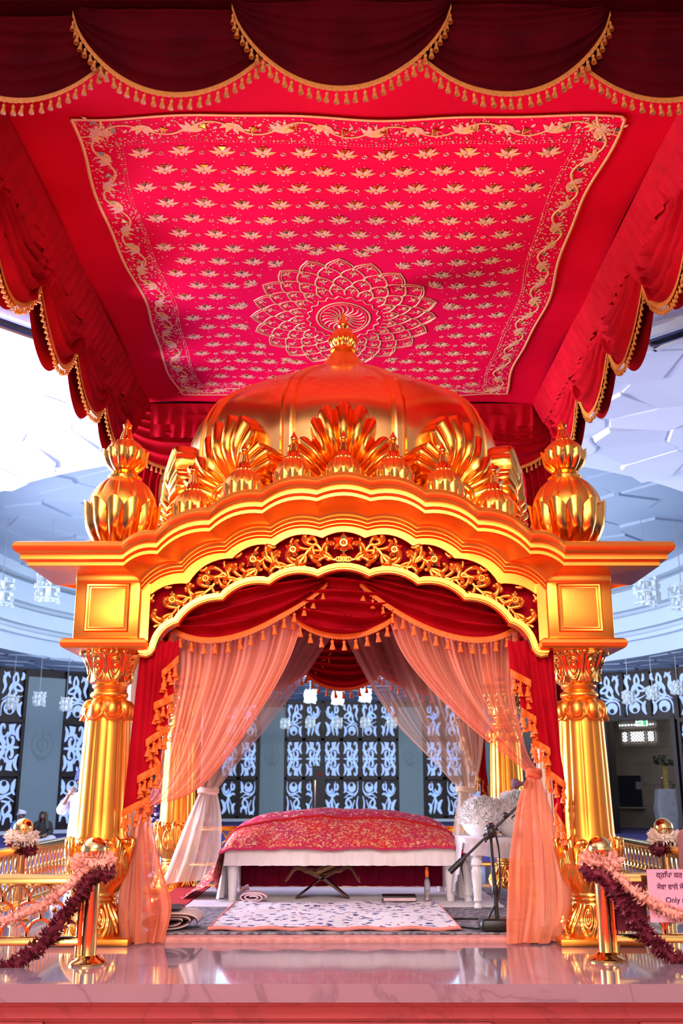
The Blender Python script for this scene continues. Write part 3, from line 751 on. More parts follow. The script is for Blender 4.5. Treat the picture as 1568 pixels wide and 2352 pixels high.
for k in range(10):
    a = k*pi/5
    if S0 is None: S0 = s = shell0().build('shell_crest', GOLDS, PAL, ang=60)
    else: s = dup(S0, PAL)
    s.location = (1.445*sin(a), -1.445*cos(a), 3.22); s.rotation_euler = (-.04, 0, a)
# ---- kalash finials ----------------------------------------------------------------
def kalash(name, big):
    c12 = lambda n, d: (lambda a, r, z: r*(1-d*(1-abs(cos(n*a/2)))))
    mb = MB()
    mb.lathe([(.13, 0), (.14, .015), (.12, .03), (.115, .045), (.14, .06)], 40)
    base = mb.build(name, GOLD2, PAL)
    def bowl(z0, z1, r0, r1, n, nm):
        mb = MB(); rows = []; N = n*10
        for t, rr in ((0, r0), (.12, lerp(r0, r1, .32)), (.3, lerp(r0, r1, .66)), (.5, lerp(r0, r1, .88)), (.7, r1*.98), (.88, r1*1.0), (1.0, r1*1.03), (.97, r1*.95), (.8, r1*.9)):
            row = []
            for k in range(N):
                a = 2*pi*k/N; l = abs(cos(n*a/2)); r = rr*(1-.13*(1-l)*clamp(t*3+.2)); z = lerp(z0, z1, t)
                if t > .85: z -= (z1-z0)*.16*(1-l)
                row.append((r*cos(a), r*sin(a), z))
            rows.append(row)
        mb.grid(rows, cv=True); return mb.build(nm, GOLD2, base, ang=60)
    def dome(z0, z1, r0, r1, n, nm):
        mb = MB(); prof = []
        for i in range(12):
            t = i/11; prof.append((r0*sqrt(max(0, 1-(t*.93)**2)) if t < .95 else r1, lerp(z0, z1, t)))
        prof[-1] = (r1, z1)
        mb.lathe(prof, n*8, fn=lambda a, r, z: r*(1-.07*max(0, 1-3.2*abs(sin(n*a/2))))); return mb.build(nm, GOLD, base, ang=50)
    def spire(z0, z1, r0, nm):
        h = z1-z0; mb = MB()
        mb.lathe([(r0*1.35, z0-.01), (r0*1.4, z0+.02*h), (r0*1.05, z0+.06*h), (r0*.8, z0+.3*h), (r0*.5, z0+.55*h), (r0*.48, z0+.57*h)], 60, fn=c12(10, .16))
        mb.lathe([(r0*.45, z0+.55*h), (r0*.62, z0+.585*h), (r0*.45, z0+.62*h), (r0*.62, z0+.67*h), (r0*.66, z0+.71*h), (r0*.5, z0+.77*h), (r0*.3, z0+.85*h), (r0*.12, z0+.94*h), (.001, z1)], 24)
        return mb.build(nm, GOLD2, base, ang=50)
    if big:
        bowl(.05, .42, .13, .29, 12, 'petal_bowl'); dome(.36, .63, .262, .10, 12, 'bulb')
        mb = MB(); mb.lathe([(.10, .60), (.125, .615), (.13, .635), (.105, .655), (.10, .67), (.085, .69)], 40); mb.build('neck_ring', GOLD2, base)
        bowl(.675, .845, .085, .175, 12, 'petal_bowl'); dome(.81, .935, .155, .07, 12, 'bulb'); spire(.93, 1.12, .055, 'spire')
    else:
        bowl(.02, .22, .09, .155, 12, 'petal_bowl'); dome(.19, .335, .145, .05, 12, 'bulb'); spire(.33, .56, .052, 'spire')
    return base
K0 = kalash('corner_finial', True); K0.location = (-1.68, -1.68, 2.655)
for x, y in ((1.70, -1.68), (1.68, 1.68), (-1.68, 1.68)): dup(K0, PAL, (x, y, 2.655))
k0 = kalash('arch_finial', False); first = True
for k in range(4):
    S = side(k)
    for t, z in ((-1.12, 2.80), (-.745, 2.96), (-.375, 3.05), (0, 3.06), (.375, 3.05), (.745, 2.96), (1.12, 2.80)):
        L = S(t, 1.86, z)
        if first: k0.location = L; first = False
        else: dup(k0, PAL, L)
# ---- pierced arch panels ---------------------------------------------------------------
AX, AZ = [.185, .535, .868, 1.18, 1.32], [2.472, 2.414, 2.30, 2.132, 1.995]
ARC = lobes(AX, AZ, 2.523, sag=.145)
foot = [(1.32, 1.995), (1.335, 1.945), (1.36, 1.912), (1.40, 1.892), (1.455, 1.90)]
LOWC = [Vector((-x, z)) for x, z in foot[::-1]][:-1]+ARC+[Vector(p) for p in foot[1:]]
UPC = FAS
def zat(curve, x):
    for a, b in zip(curve, curve[1:]):
        if a.x <= x <= b.x and b.x > a.x: return lerp(a.y, b.y, (x-a.x)/(b.x-a.x))
    return curve[0].y if x < 0 else curve[-1].y
def offs(curve, d):
    out = []
    for i, p in enumerate(curve):
        t = (curve[min(i+1, len(curve)-1)]-curve[max(i-1, 0)]).normalized()
        out.append(p+Vector((-t.y, t.x))*d)
    return out
def arch_border(k):
    S = side(k); mb = MB(); c0, c1, c2, c3 = offs(LOWC, 0), offs(LOWC, .012), offs(LOWC, .022), offs(LOWC, .058)
    rows = []
    for i in range(len(LOWC)):
        rows.append([S(c0[i].x, 1.80, c0[i].y), S(c0[i].x, 1.876, c0[i].y), S(c1[i].x, 1.885, c1[i].y), S(c1[i].x, 1.878, c1[i].y+.003), S(c2[i].x, 1.878, c2[i].y), S(c2[i].x, 1.890, c2[i].y+.004), S(c3[i].x, 1.892, c3[i].y), S(c3[i].x, 1.83, c3[i].y)])
    mb.grid(rows, flip=True)
    for g in (-1, 1):   # jamb strips beside the blocks and curled feet
        for x, w, pp in ((1.435, .05, 1.895), (1.402, .022, 1.905)):
            b = [S(g*(x-w/2), pp, 1.93), S(g*(x+w/2), pp, 1.93), S(g*(x+w/2), pp, 2.42), S(g*(x-w/2), pp, 2.42)]
            c = [S(g*(x-w/2), 1.80, 1.93), S(g*(x+w/2), 1.80, 1.93), S(g*(x+w/2), 1.80, 2.42), S(g*(x-w/2), 1.80, 2.42)]
            mb.add(b, [[0, 1, 2, 3]]); mb.grid([b+[b[0]], c+[c[0]]])
        mb.ball(S(g*1.435, 1.86, 1.945), .035, 12, 8)
    return mb.build('arch_border', GOLD2, PAL, ang=30)
def curl(mb, T, x, z, ang, L, sgn, w, d=.0):
    """comma leaf: leaves (x,z) at ang, curls to a ball end"""
    pts = []; a = ang; px, pz = x, z; n = 16
    for i in range(n+1):
        t = i/n; pts.append((px, pz))
        st = L/n*(1.35-.9*t); a += sgn*(.06+.46*t*t)
        px += cos(a)*st; pz += sin(a)*st
    V = [Vector(T(px, pz, d)) for px, pz in pts]
    W = [w*(.35+.9*sin(pi*(.12+.62*i/n))) for i in range(n+1)]
    mb.tube(V, W, 6, up=T.nrm)
    mb.ball(V[-1], w*.95, 8, 6)
def flower(mb, T, x, z, r, rot, petals=5):
    for k in range(petals):
        a = rot+2*pi*k/petals; tip = (x+cos(a)*r, z+sin(a)*r); b = a+pi/2
        mid = (x+cos(a)*r*.55, z+sin(a)*r*.55); e = r*.30
        O = [T(x, z, .0), T(mid[0]+cos(b)*e, mid[1]+sin(b)*e, .006), T(*tip, .014), T(mid[0]-cos(b)*e, mid[1]-sin(b)*e, .006)]
        mb.add([T(mid[0], mid[1], .02)]+O, [[0, 1, 2], [0, 2, 3], [0, 3, 4], [0, 4, 1]])
        mb.add([T(x, z, -.02)]+[T(mid[0]+cos(b)*e, mid[1]+sin(b)*e, -.016), T(*tip, -.012), T(mid[0]-cos(b)*e, mid[1]-sin(b)*e, -.016)], [[0, 1, 2, 3]])
    mb.tube([T(x+r*.30*cos(w), z+r*.30*sin(w), .022) for w in [2*pi*q/14 for q in range(14)]], r*.10, 6, closed=True)
    c = T(x, z, .018); mb.ball(c, r*.20, 10, 8)
FX = [0, .37, .66, 1.0, 1.235]
def scrollwork(k):
    S = side(k)
    def T(x, z, d): return S(x, 1.868+d, z)
    T.nrm = Vector(S(0, 1, 0))
    low = lambda x: zat(LOWC, x)+.05; up = lambda x: zat(UPC, x)
    mid = lambda x: (low(x)+up(x))/2; hh = lambda x: (up(x)-low(x))/2
    mb = MB()
    for g in (-1, 1):
        # running vine with paired C-scrolls
        xs = [.05, .13, .20, .255, .32, .42, .50, .56, .64, .74, .82, .88, .96, 1.06, 1.13, 1.20, 1.28, 1.36]
        sg = [-.8, -.3, .55, .1, -.7, -.85, -.45, .3, -.55, -.85, -.5, .2, -.6, -.85, -.2, -.5, -.85, -.3]
        VX = spline([Vector((x, mid(x)+hh(x)*s*.9, 0)) for x, s in zip(xs, sg)], 10)
        mb.tube([T(g*p.x, p.y, -.004) for p in VX], .0135, 6)
        def TC(x, z, d):
            xx = clamp(abs(x), .0, 1.40); lo, hi = low(xx)+.012, up(xx)-.012
            return T(g*xx, max(lo, min(hi, z)) if hi > lo else (lo+hi)/2, d)
        TC.nrm = T.nrm
        for i in range(4, len(VX)-3, 5):
            t = VX[i+1]-VX[i-1]; a = atan2(t.y, t.x); p = VX[i]
            for sd in (1, -1):
                room = (up(p.x)-p.y) if sd > 0 else (p.y-low(p.x))
                L = clamp(room*1.5, .05, .16)*(1 if (i//5) % 2 else .8)
                curl(mb, TC, p.x, p.y, a+sd*.75, L, sd if (i//5) % 3 else -sd, .0150 if L > .09 else .011)
        for x in [.12+.125*q for q in range(11)]:
            curl(mb, TC, x, up(x)-.02, -.9-.5*sin(x*9), .07, 1 if int(x*40) % 2 else -1, .012)
    for x, s in ((.0, -.75),):   # leaf spray below the middle flower
        for a in (-.9, -.45, 0, .45, .9):
            flower(mb, T, .05*sin(a), mid(0)-hh(0)*.72, .055, pi/2+a, 1)
        mb.tube([T(0, mid(0)-hh(0)*.7, 0), T(0, mid(0), 0)], .008, 6)
    o = mb.build('pierced_scrollwork', GOLD, PAL, ang=60)
    for x in FX:
        for g in ((1,) if x == 0 else (-1, 1)):
            fb = MB(); flower(fb, T, g*x, mid(x)+hh(x)*(.28 if x == 0 else .12), .082 if x == 0 else .066, pi/2 if x == 0 else .3+x*4*g, 6 if x == 0 else 5)
            fb.build('rosette', GOLD2, o, ang=50)
for k in range(4):
    arch_border(k)
    if k in (0, 2): scrollwork(k)
    else: scrollwork(k)
# inner ceiling hidden behind the swags
mb = MB(); mb.box((0, 0, 2.60), (3.6, 3.6, .02)); mb.build('inner_ceiling', VELVET, PAL, sm=False)
# ================================================================ CLOTH TOOLS
def tassel_mesh(nm, m, L=.075, r=.016):
    mb = MB(); mb.lathe([(.0035, 0), (.0035, -.18*L), (r*.55, -.22*L), (r*.62, -.32*L), (r*.4, -.42*L), (r*.5, -.5*L), (r*.85, -.8*L), (r, -L), (r*.5, -.98*L)], 8)
    o = mb.build(nm, m); me = o.data; bpy.data.objects.remove(o); return me
TAS = tassel_mesh('tassel', FRINGE, .085, .021); TAS2 = tassel_mesh('tassel_antique', FRINGE2, .085, .02)
def put_tassels(parent, o, pts, step, me=None, dn=.03, scale=1.0, jit=0):
    me = me or TAS; P = [Vector(p) for p in pts]; L = sum((b-a).length for a, b in zip(P, P[1:])); n = max(2, int(L/step)); Q = interp(P, n)
    for i, p in enumerate(Q[:-1]):
        q = (p+Q[i+1])/2
        t = bpy.data.objects.new('tassel', me); COL.objects.link(t); t.parent = parent
        t.location = q-Vector(o)+Vector((0, 0, -dn)); t.rotation_euler = (random.uniform(-.12, .12), random.uniform(-.12, .12), random.uniform(0, 6)); t.scale = (scale,)*3
def swag_surface(A, B, dtop, dhem, nrm, nf=6, amp=.03, bulge=.05, nu=36, nv=60, endv=.10, pw=.85, asym=0):
    A, B, n = Vector(A), Vector(B), Vector(nrm); rows = []; sd = A.x*3.1+A.y*1.3+B.z*.7
    for i in range(nv+1):
        v = i/nv; row = []
        for j in range(nu+1):
            u = j/nu; uu = u+asym*u*(1-u)
            s = (4*uu*(1-uu))**pw if 0 < uu < 1 else 0
            d = lerp(dtop, dhem, v)*s+endv*v*(1-s)
            wv = v+.10*noise.noise((v*3.1+sd*1.7, u*1.3, sd))
            fd = abs(sin(pi*nf*(max(0, wv)**.85)+.9*(u-.5)*sin(sd)))
            f = amp*2.3*(1-fd**.75)*(.3+.7*s**.6)*(.85+.5*noise.noise((v*4, sd, 3)))*(1 if v < .97 else .4)+bulge*sin(pi*v*.9)*s
            p = A.lerp(B, u)+Vector((0, 0, -d))+n*f
            row.append(p)
        rows.append(row)
    return rows
def make_swag(label, A, B, dtop, dhem, nrm, group, cloth=VELVET, fr=None, tm=None, step=.07, tas=True, band=.038, tscale=1.0, name='swag', **kw):
    o = (Vector(A)+Vector(B))/2; mb = MB(o); rows = swag_surface(A, B, dtop, dhem, nrm, **kw); mb.grid(rows)
    s = mb.build(name, cloth, ang=180); tag(s, label, 'swag', group)
    fr = fr or FRINGE; hem = rows[-1]; n = Vector(nrm)
    fb = MB(o); m = len(hem); top = [p+n*.008 for p in hem]; R = []
    Q = interp(hem, m*3)
    R = [[p+n*.006+Vector((0, 0, .012)), p+n*.016, p+n*(.012+.006*(i % 2))+Vector((0, 0, -band*(.75+.25*(i % 2))))] for i, p in enumerate(Q)]
    fb.grid(R); f = fb.build('fringe', fr, s, ang=180)
    if tas: put_tassels(f, o, hem, step, tm, band*.75, tscale)
    return s
# ================================================================ CANOPY OVER THE PALANQUIN
CX0, CX1, CY0, CY1 = -2.48, 2.48, 5.44, 12.02
def zc(x, y):
    g = .03*sin(y*2.3+x)*smooth((abs(x)-1.6))+.012*sin(3.1*x+1.7*y)
    return 5.79-.05*(1-(x/2.5)**2)*sin(pi*clamp((y-5.3)/6.7))+g
CANO = Vector((0, 8.7, 5.8))
CAN = thing('canopy', 'wide scarlet cloth canopy with gold embroidery stretched above the golden dome', 'canopy', CANO)
mb = MB(CANO); nx, ny = 60, 80
mb.grid([[(lerp(CX0, CX1, i/nx), lerp(CY0, CY1, j/ny), zc(lerp(CX0, CX1, i/nx), lerp(CY0, CY1, j/ny))+.012) for j in range(ny+1)] for i in range(nx+1)])
mb.build('red_cloth', CANRED, CAN, ang=180)
mb = MB(CANO)
mb.box((0, 8.7, 5.87), (5.6, 6.9, .05)); mb.box((0, 5.43, 5.80), (5.7, .05, .20)); mb.box((0, 12.2, 5.83), (5.7, .06, .14)); mb.box((-2.82, 8.75, 5.83), (.06, 6.95, .14)); mb.box((2.82, 8.75, 5.83), (.06, 6.95, .14))
mb.build('top_frame', VELSHADE, CAN, sm=False)
EX0, EX1, EY0, EY1 = -2.03, 2.06, 6.30, 11.72
def wob(x, y): return (x+.03*sin(y*2.1+1)+.012*sin(5*y), y+.02*sin(x*2.4)+.01*sin(6*x))
mb = MB(CANO); n1, n2 = 50, 70
mb.grid([[(*wob(lerp(EX0, EX1, i/n1), lerp(EY0, EY1, j/n2)), zc(lerp(EX0, EX1, i/n1), lerp(EY0, EY1, j/n2))-.000) for j in range(n2+1)] for i in range(n1+1)])
PANEL = mb.build('embroidered_panel', CANPINK, CAN, ang=180)
def TE(x, y, h=.004):
    a, b = wob(x, y); return Vector((a, b, zc(x, y)-h))
DN = (0, 0, -1)
eb = MB(CANO)      # materials: 0 thread, 1 beads, 2 sequins
def leaf(x, y, a, L, w, mi=1, h=.003):
    eb.mi = mi; c, s = cos(a), sin(a)
    P = [(0, 0), (.3*L, w*.45), (.6*L, w*.5), (L, 0), (.6*L, -w*.3), (.3*L, -w*.4)]
    Q = [TE(x+px*c-py*s, y+px*s+py*c, h) for px, py in P]; m = TE(x+.5*L*c, y+.5*L*s, h+.005)
    eb.add([m]+Q, [[0, 1+k, 1+(k+1) % 6] for k in range(6)])
def dot(x, y, r, mi=1):
    eb.mi = mi; c = TE(x, y, .006)
    eb.add([c]+[TE(x+r*cos(k*pi/2.5), y+r*sin(k*pi/2.5), .002) for k in range(5)], [[0, 1+k, 1+(k+1) % 5] for k in range(5)])
def tri(x, y, a, s):
    c, q = cos(a), sin(a); f = lambda px, py: TE(x+px*c-py*q, y+px*q+py*c, .004)
    eb.mi = 2; eb.add([f(0, 0), f(s, s*.52), f(s, -s*.52)], [[0, 1, 2]])
    eb.mi = 0; eb.ribbon([f(0, 0), f(s, s*.52), f(s, -s*.52), f(0, 0)], .006, DN, .004)
def star(x, y, r):
    for k in range(8): leaf(x+.3*r*cos(k*pi/4), y+.3*r*sin(k*pi/4), k*pi/4, r*.8, r*.4, 1)
def motif(x, y, s=1.0, a=-pi/2):
    tri(x+.02*s*cos(a), y+.02*s*sin(a), a, .062*s); dot(x+.10*s*cos(a), y+.10*s*sin(a), .007*s)
    for g in (-1, 1):
        leaf(x, y, a+g*.72, .105*s, .040*s*g, 1); leaf(x-.012*s*cos(a), y-.012*s*sin(a), a+g*1.22, .115*s, .040*s*g, 0)
        bx, by = -.03*s, g*.04*s; dot(x+bx*cos(a)-by*sin(a), y+bx*sin(a)+by*cos(a), .010*s, 0)
    dot(x-.028*s*cos(a), y-.028*s*sin(a), .020*s, 1)
re_ = random.Random(11)
MX, MY, MRX, MRY = .0, 9.50, .97, 1.20
for r in range(21):
    y = 6.74+.232*r
    for c in range(-7, 7):
        x = (c+(.5 if r % 2 else 0))*.318+.03*sin(r*1.7)*.5
        if x < EX0+.36 or x > EX1-.36 or y > EY1-.30: continue
        q = hypot((x-MX)/MRX, (y-MY)/MRY)
        if q > 1.10: motif(x, y)
        xs = x+.159
        if xs < EX1-.36 and hypot((xs-MX)/MRX, (y-MY)/MRY) > 1.08: star(xs, y, .026)
for k in range(1100):
    x, y = re_.uniform(EX0+.3, EX1-.3), re_.uniform(EY0+.3, EY1-.3)
    if hypot((x-MX)/MRX, (y-MY)/MRY) > 1.04: dot(x, y, .007)
# border: cord, running vine, leaves, sequins, dense beads
def cord(pts, w, h=.004, mi=0):
    eb.mi = mi; eb.ribbon([TE(p[0], p[1], .003) for p in pts], w, DN, h)
cr = interp([(EX0, EY0, 0), (EX1, EY0, 0), (EX1, EY1, 0), (EX0, EY1, 0), (EX0, EY0, 0)], 300); cord(cr, .026)
BW = .27
def brd(e, s, d):
    """point on border edge e: s along, d inward"""
    return [(EX0+s, EY0+d), (EX1-d, EY0+s), (EX1-s, EY1-d), (EX0+d, EY1-s)][e]
for e in range(4):
    L = (EX1-EX0) if e % 2 == 0 else (EY1-EY0); N = round(L/.34); per = L/N; base = [0, pi/2, pi, -pi/2][e]; inn = base+pi/2
    cord([brd(e, L*k/(N*10), .14+.07*cos(pi*k/10)) for k in range(N*10+1)], .020)
    for k in range(N):
        s = (k+.5)*per; up = 1 if k % 2 else -1; x, y = brd(e, s, .14-.055*up)
        for d in (.25, .75, 1.5, 2.0): leaf(x, y, inn*1-(.0)+(d-.9)*(1)+(0 if up > 0 else pi), .135, .052, int(d*4) % 2)
        x2, y2 = brd(e, s+per*.36, .14+.05*up); tri(x2, y2, inn+(pi if up > 0 else 0)+.5, .062)
        for q in range(3): leaf(*brd(e, s+per*(.12+.2*q), .14+up*(.08-.05*q)), inn+q*1.9, .05, .03, 1)
    for k in range(int(L*190)):
        s, d = re_.uniform(.02, L-.02), .02+(re_.random()**.9)*(BW+.02); dot(*brd(e, s, d), .0085, 1 if re_.random() < .75 else 2)
    for k in range(int(L/.028)):
        for d in (BW+.01, BW+.035): dot(*brd(e, clamp(.05+k*.028, BW, L-BW), d), .005, 1)
# medallion
def mp(r, a): return (MX+MRX*r*cos(a), MY+MRY*r*sin(a))
def arcpts(r, a0, a1, n): return [mp(r, lerp(a0, a1, k/n)) for k in range(n+1)]
cord(arcpts(.285, 0, 2*pi, 60), .022); cord(arcpts(.25, 0, 2*pi, 60), .006)
for k in range(20):
    a = 2*pi*k/20; cord([mp(.06+.17*t, a+.22*sin(t*3.0)) for t in [q/8 for q in range(9)]], .014)
dot(MX, MY, .05, 0); dot(MX, MY, .03, 2)
cord(spline([(*mp(.36+.035*(k % 2), 2*pi*k/40), 0) for k in range(40)], 4, True)+[(*mp(.36, 0), 0)], .012)
for ring, (rb, rt, off) in enumerate(((.30, .60, .5), (.44, .74, 0), (.58, .88, .5), (.72, 1.0, 0))):
    n = 20
    for k in range(n):
        a = 2*pi*(k+off)/n; w = pi/n*1.04
        P = [mp(lerp(rb, rt, t), a-w*q) for t, q in ((.42, 1.0), (.55, .98), (.68, .85), (.80, .58), (.9, .28), (1, 0))]
        P += [mp(lerp(rb, rt, t), a+w*q) for t, q in ((.9, .28), (.80, .58), (.68, .85), (.55, .98), (.42, 1.0))]
        cord(P, .016)
        if ring == 3: cord([mp(lerp(rb, rt, .94*t-.02), a-w*q*.82) for t, q in ((.55, .98), (.68, .85), (.80, .58), (.9, .28), (1, 0))]+[mp(lerp(rb, rt, .94*t-.02), a+w*q*.82) for t, q in ((.9, .28), (.80, .58), (.68, .85), (.55, .98))], .006, .006, 1)
        rc = lerp(rb, rt, .66); x, y = mp(rc, a); ang = atan2(MRY*sin(a), MRX*cos(a))
        for d in (-1.1, -.4, .4, 1.1): leaf(x, y, ang+d, .06, .022, 1 if abs(d) < 1 else 0)
        leaf(x, y, ang+pi, .05, .022, 1); tri(x, y, ang, .035)
        for q in range(16): dot(*mp(lerp(rb, rt, re_.uniform(.4, .92)), a+re_.uniform(-.8, .8)*w*.7), .005, 1 if q % 4 else 2)
for k in range(16):
    a = 2*pi*(k+.5)/20*1.25; x, y = mp(1.09, a); motif(x, y, .9, atan2(sin(a), cos(a)))
eb.build('gold_embroidery', [THREAD, BEAD, SEQUIN], PANEL, ang=30, kind='stuff')
# ruffled frills along the two sides and the back
def frill(A, B, out, label, z0=5.78, h=.46, lean=.26, seed=1):
    A, B, n = Vector(A), Vector(B), Vector(out); L = (B-A).length; nu = int(L*34); nv = 12; mb = MB((A+B)/2)
    for tier, (t0, t1, ex) in enumerate(((0, .62, 0), (.34, 1, .02))):
        rows = []
        for j in range(nv+1):
            v = j/nv; row = []
            for i in range(nu+1):
                s = L*i/nu; q = lerp(t0, t1, v)
                w = .55*noise.noise((s*3.2, seed+tier*7, v*.8))+.45*sin(s*38+2.5*noise.noise((s*2, seed, tier))+v)*(.4+.6*abs(noise.noise((s*1.7, seed+4, 0))))
                p = A.lerp(B, i/nu)+n*(lean*q**1.1+ex-.03*tier+.11*w*v**.8)+Vector((0, 0, z0-A.z-h*q-.05*v*noise.noise((s*2.2, seed, 5))+.03*w*v))
                row.append(p)
            rows.append(row)
        mb.grid(rows)
    o = mb.build('ruffled_frill', ORGANZA, ang=180); tag(o, label, 'frill', 'organza frills of the canopy')
frill((-2.46, 5.42, 5.78), (-2.46, 12.0, 5.78), (-1, 0, 0), 'crumpled red organza frill along the left canopy edge', seed=1)
frill((2.46, 5.42, 5.78), (2.46, 12.0, 5.78), (1, 0, 0), 'crumpled red organza frill along the right canopy edge', seed=5)
frill((-2.46, 12.0, 5.78), (2.46, 12.0, 5.78), (0, 1, 0), 'gathered red organza frill along the rear canopy edge behind the dome', lean=.10, h=.44, seed=9)
# valance swags
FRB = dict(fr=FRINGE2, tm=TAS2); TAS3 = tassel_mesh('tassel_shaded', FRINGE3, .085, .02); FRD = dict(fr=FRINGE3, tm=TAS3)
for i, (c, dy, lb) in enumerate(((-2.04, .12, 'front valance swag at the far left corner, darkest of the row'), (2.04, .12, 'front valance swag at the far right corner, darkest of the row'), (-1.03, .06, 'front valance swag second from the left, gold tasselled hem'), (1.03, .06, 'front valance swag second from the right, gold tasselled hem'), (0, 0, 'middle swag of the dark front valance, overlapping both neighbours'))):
    make_swag(lb, (c-.70, 5.27+dy, 5.87), (c+.70, 5.27+dy, 5.87), .0, .68, (0, -1, 0), 'front valance swags', cloth=VELSHADE, step=.058, nf=6, amp=.026, bulge=.03, endv=.05, pw=.72, tscale=.92, band=.04, **FRD)
SY = [6.10+1.28*i for i in range(5)]; od = ['nearest', 'second', 'third', 'fourth', 'rearmost']
for g, nm_ in ((-1, 'left'), (1, 'right')):
    for i, y in enumerate(SY):
        make_swag('%s crimson swag of the %s valance, gold bobble hem' % (od[i], nm_), (g*2.72, y-.74, 5.84), (g*2.72, y+.74, 5.84), .06, .96, (-g, 0, 0), 'side valance swags', step=.055, nf=6, amp=.065, bulge=.05, endv=.30, pw=.85, tscale=.8, band=.05, **FRB)
        mb = MB((g*2.79, y, 5.5)); rows = swag_surface((g*2.79, y-.72, 5.84), (g*2.79, y+.72, 5.84), .0, 1.02, (g, 0, 0), nf=3, amp=.02, bulge=.03, endv=.34, pw=.80, nu=24, nv=16); mb.grid(rows)
        tag(mb.build('outer_swag', VELVET, ang=180), 'outer lining swag behind the %s swag of the %s valance' % (od[i], nm_), 'swag', 'outer valance lining')
for i, c in enumerate((-2.04, -1.02, 0, 1.02, 2.04)):
    make_swag(['rear valance swag behind the left corner finial', 'rear valance swag left of the dome', 'rear valance swag hidden by the dome', 'rear valance swag right of the dome', 'rear valance swag behind the right corner finial'][i], (c-.70, 12.14, 5.80), (c+.70, 12.14, 5.80), .02, .88, (0, -1, 0), 'rear valance swags', step=.065, nf=6, amp=.035, bulge=.04, endv=.50, pw=.75, tscale=.85, **FRB)
# tall drapes on the rear posts
for g, lb in ((-1, 'tall crimson drape on the left rear canopy post'), (1, 'tall crimson drape on the right rear canopy post, fringed inner edge')):
    o = Vector((g*2.52, 12.22, FLZ)); mb = MB(o); rows = []
    edge = []
    for i in range(41):
        z = lerp(5.55, FLZ+.02, i/40); w = .42 if z > 4.9 else lerp(.42, .26, clamp((4.9-z)/1.6)); w *= 1+.08*sin(i*.9)*(z < 4.8)
        row = []
        for j in range(25):
            u = j/24; x = g*(2.70-w*u); row.append((x, 12.22+.05*sin(u*26+i*.02)*(.5+.5*u), z))
        rows.append(row); edge.append(Vector(row[-1])+Vector((0, -.03, 0)))
    mb.grid(rows); d = mb.build('post_drape', VELVET, ang=180); tag(d, lb, 'drape', 'post drapes')
    fb = MB(o); fb.tube(edge[3:22], .022, 6); f = fb.build('fringe', FRINGE2, d); put_tassels(f, o, edge[3:22], .09, TAS2, .01)
    mb = MB((g*2.74, 12.3, 0)); mb.box((g*2.74, 12.32, 2.68), (.09, .09, 6.34)); tag(mb.build('canopy_post', mat('navy_painted_steel_%d' % (g+1), (.01, .012, .04), .4), sm=False), 'dark blue steel post carrying the canopy, %s rear corner' % ('left' if g < 0 else 'right'), 'post')
# ================================================================ DRAPERY OF THE PALANQUIN
def W2(px, py, y): p = at(px, py, y); return (p.x, p.z)
# lining behind the pierced arches and the swags of the four arches
for k, lb in enumerate(('front', 'right', 'rear', 'left')):
    S = side(k); o = PC+Vector(S(0, 1.76, 2.4)); mb = MB(o); rows = []
    for i in range(61):
        x = lerp(-1.44, 1.44, i/60); a, b = zat(LOWC, x)+.035, zat(UPC, x)+.06
        rows.append([PC+Vector(S(x, 1.765+.012*sin(x*40+j), lerp(a, b, j/5))) for j in range(6)])
    mb.grid(rows); tag(mb.build('lining_cloth', VELVET, ang=180), 'dark red lining cloth behind the pierced %s arch' % lb, 'cloth')
def arch_swags(k, lb, dz=0, dd=0, fr=FRINGE, tm=TAS, tas=True):
    S = side(k); P = lambda x, p, z: PC+Vector(S(x, p, z+dz)); n = Vector(S(0, 1, 0)); g = 'swags of the %s arch' % lb
    make_swag('middle crimson swag under the %s arch crown, orange tassels' % lb, P(-.41, 1.60, 2.50), P(.41, 1.60, 2.50), -.13, .41, n, g, nf=6, amp=.075, bulge=.05, endv=.22, pw=.75, step=.085, fr=fr, tm=tm, tas=tas)
    for sg, nm_ in ((-1, 'left'), (1, 'right')):
        A, B = P(-1.30, 1.66, 2.23), P(-.12, 1.66, 2.53)
        if sg > 0: A, B = P(.12, 1.66, 2.53), P(1.30, 1.66, 2.23)
        make_swag('%s crimson swag hanging under the %s arch, orange tassels' % (nm_, lb), A, B, -.20, .285, n, g, nf=6, amp=.085, bulge=.06, endv=.05, pw=.85, asym=.35*sg*(-1) if False else (.30 if sg < 0 else -.30), step=.085, fr=fr, tm=tm, tas=tas)
arch_swags(0, 'front')
arch_swags(2, 'rear', dz=-.07, fr=FRINGE)
arch_swags(1, 'right side', dz=-.05, tas=False); arch_swags(3, 'left side', dz=-.05, tas=False)
JL = [((411, 1509), (372, 1545)), ((400, 1597), (354, 1618)), ((386, 1668), (336, 1702)), ((370, 1758), (316, 1786)), ((344, 1831), (281, 1864))]
JR = [((1170, 1540), (1218, 1566)), ((1195, 1628), (1230, 1650)), ((1221, 1698), (1262, 1722)), ((1252, 1766), (1298, 1800)), ((1272, 1862), (1299, 1905))]
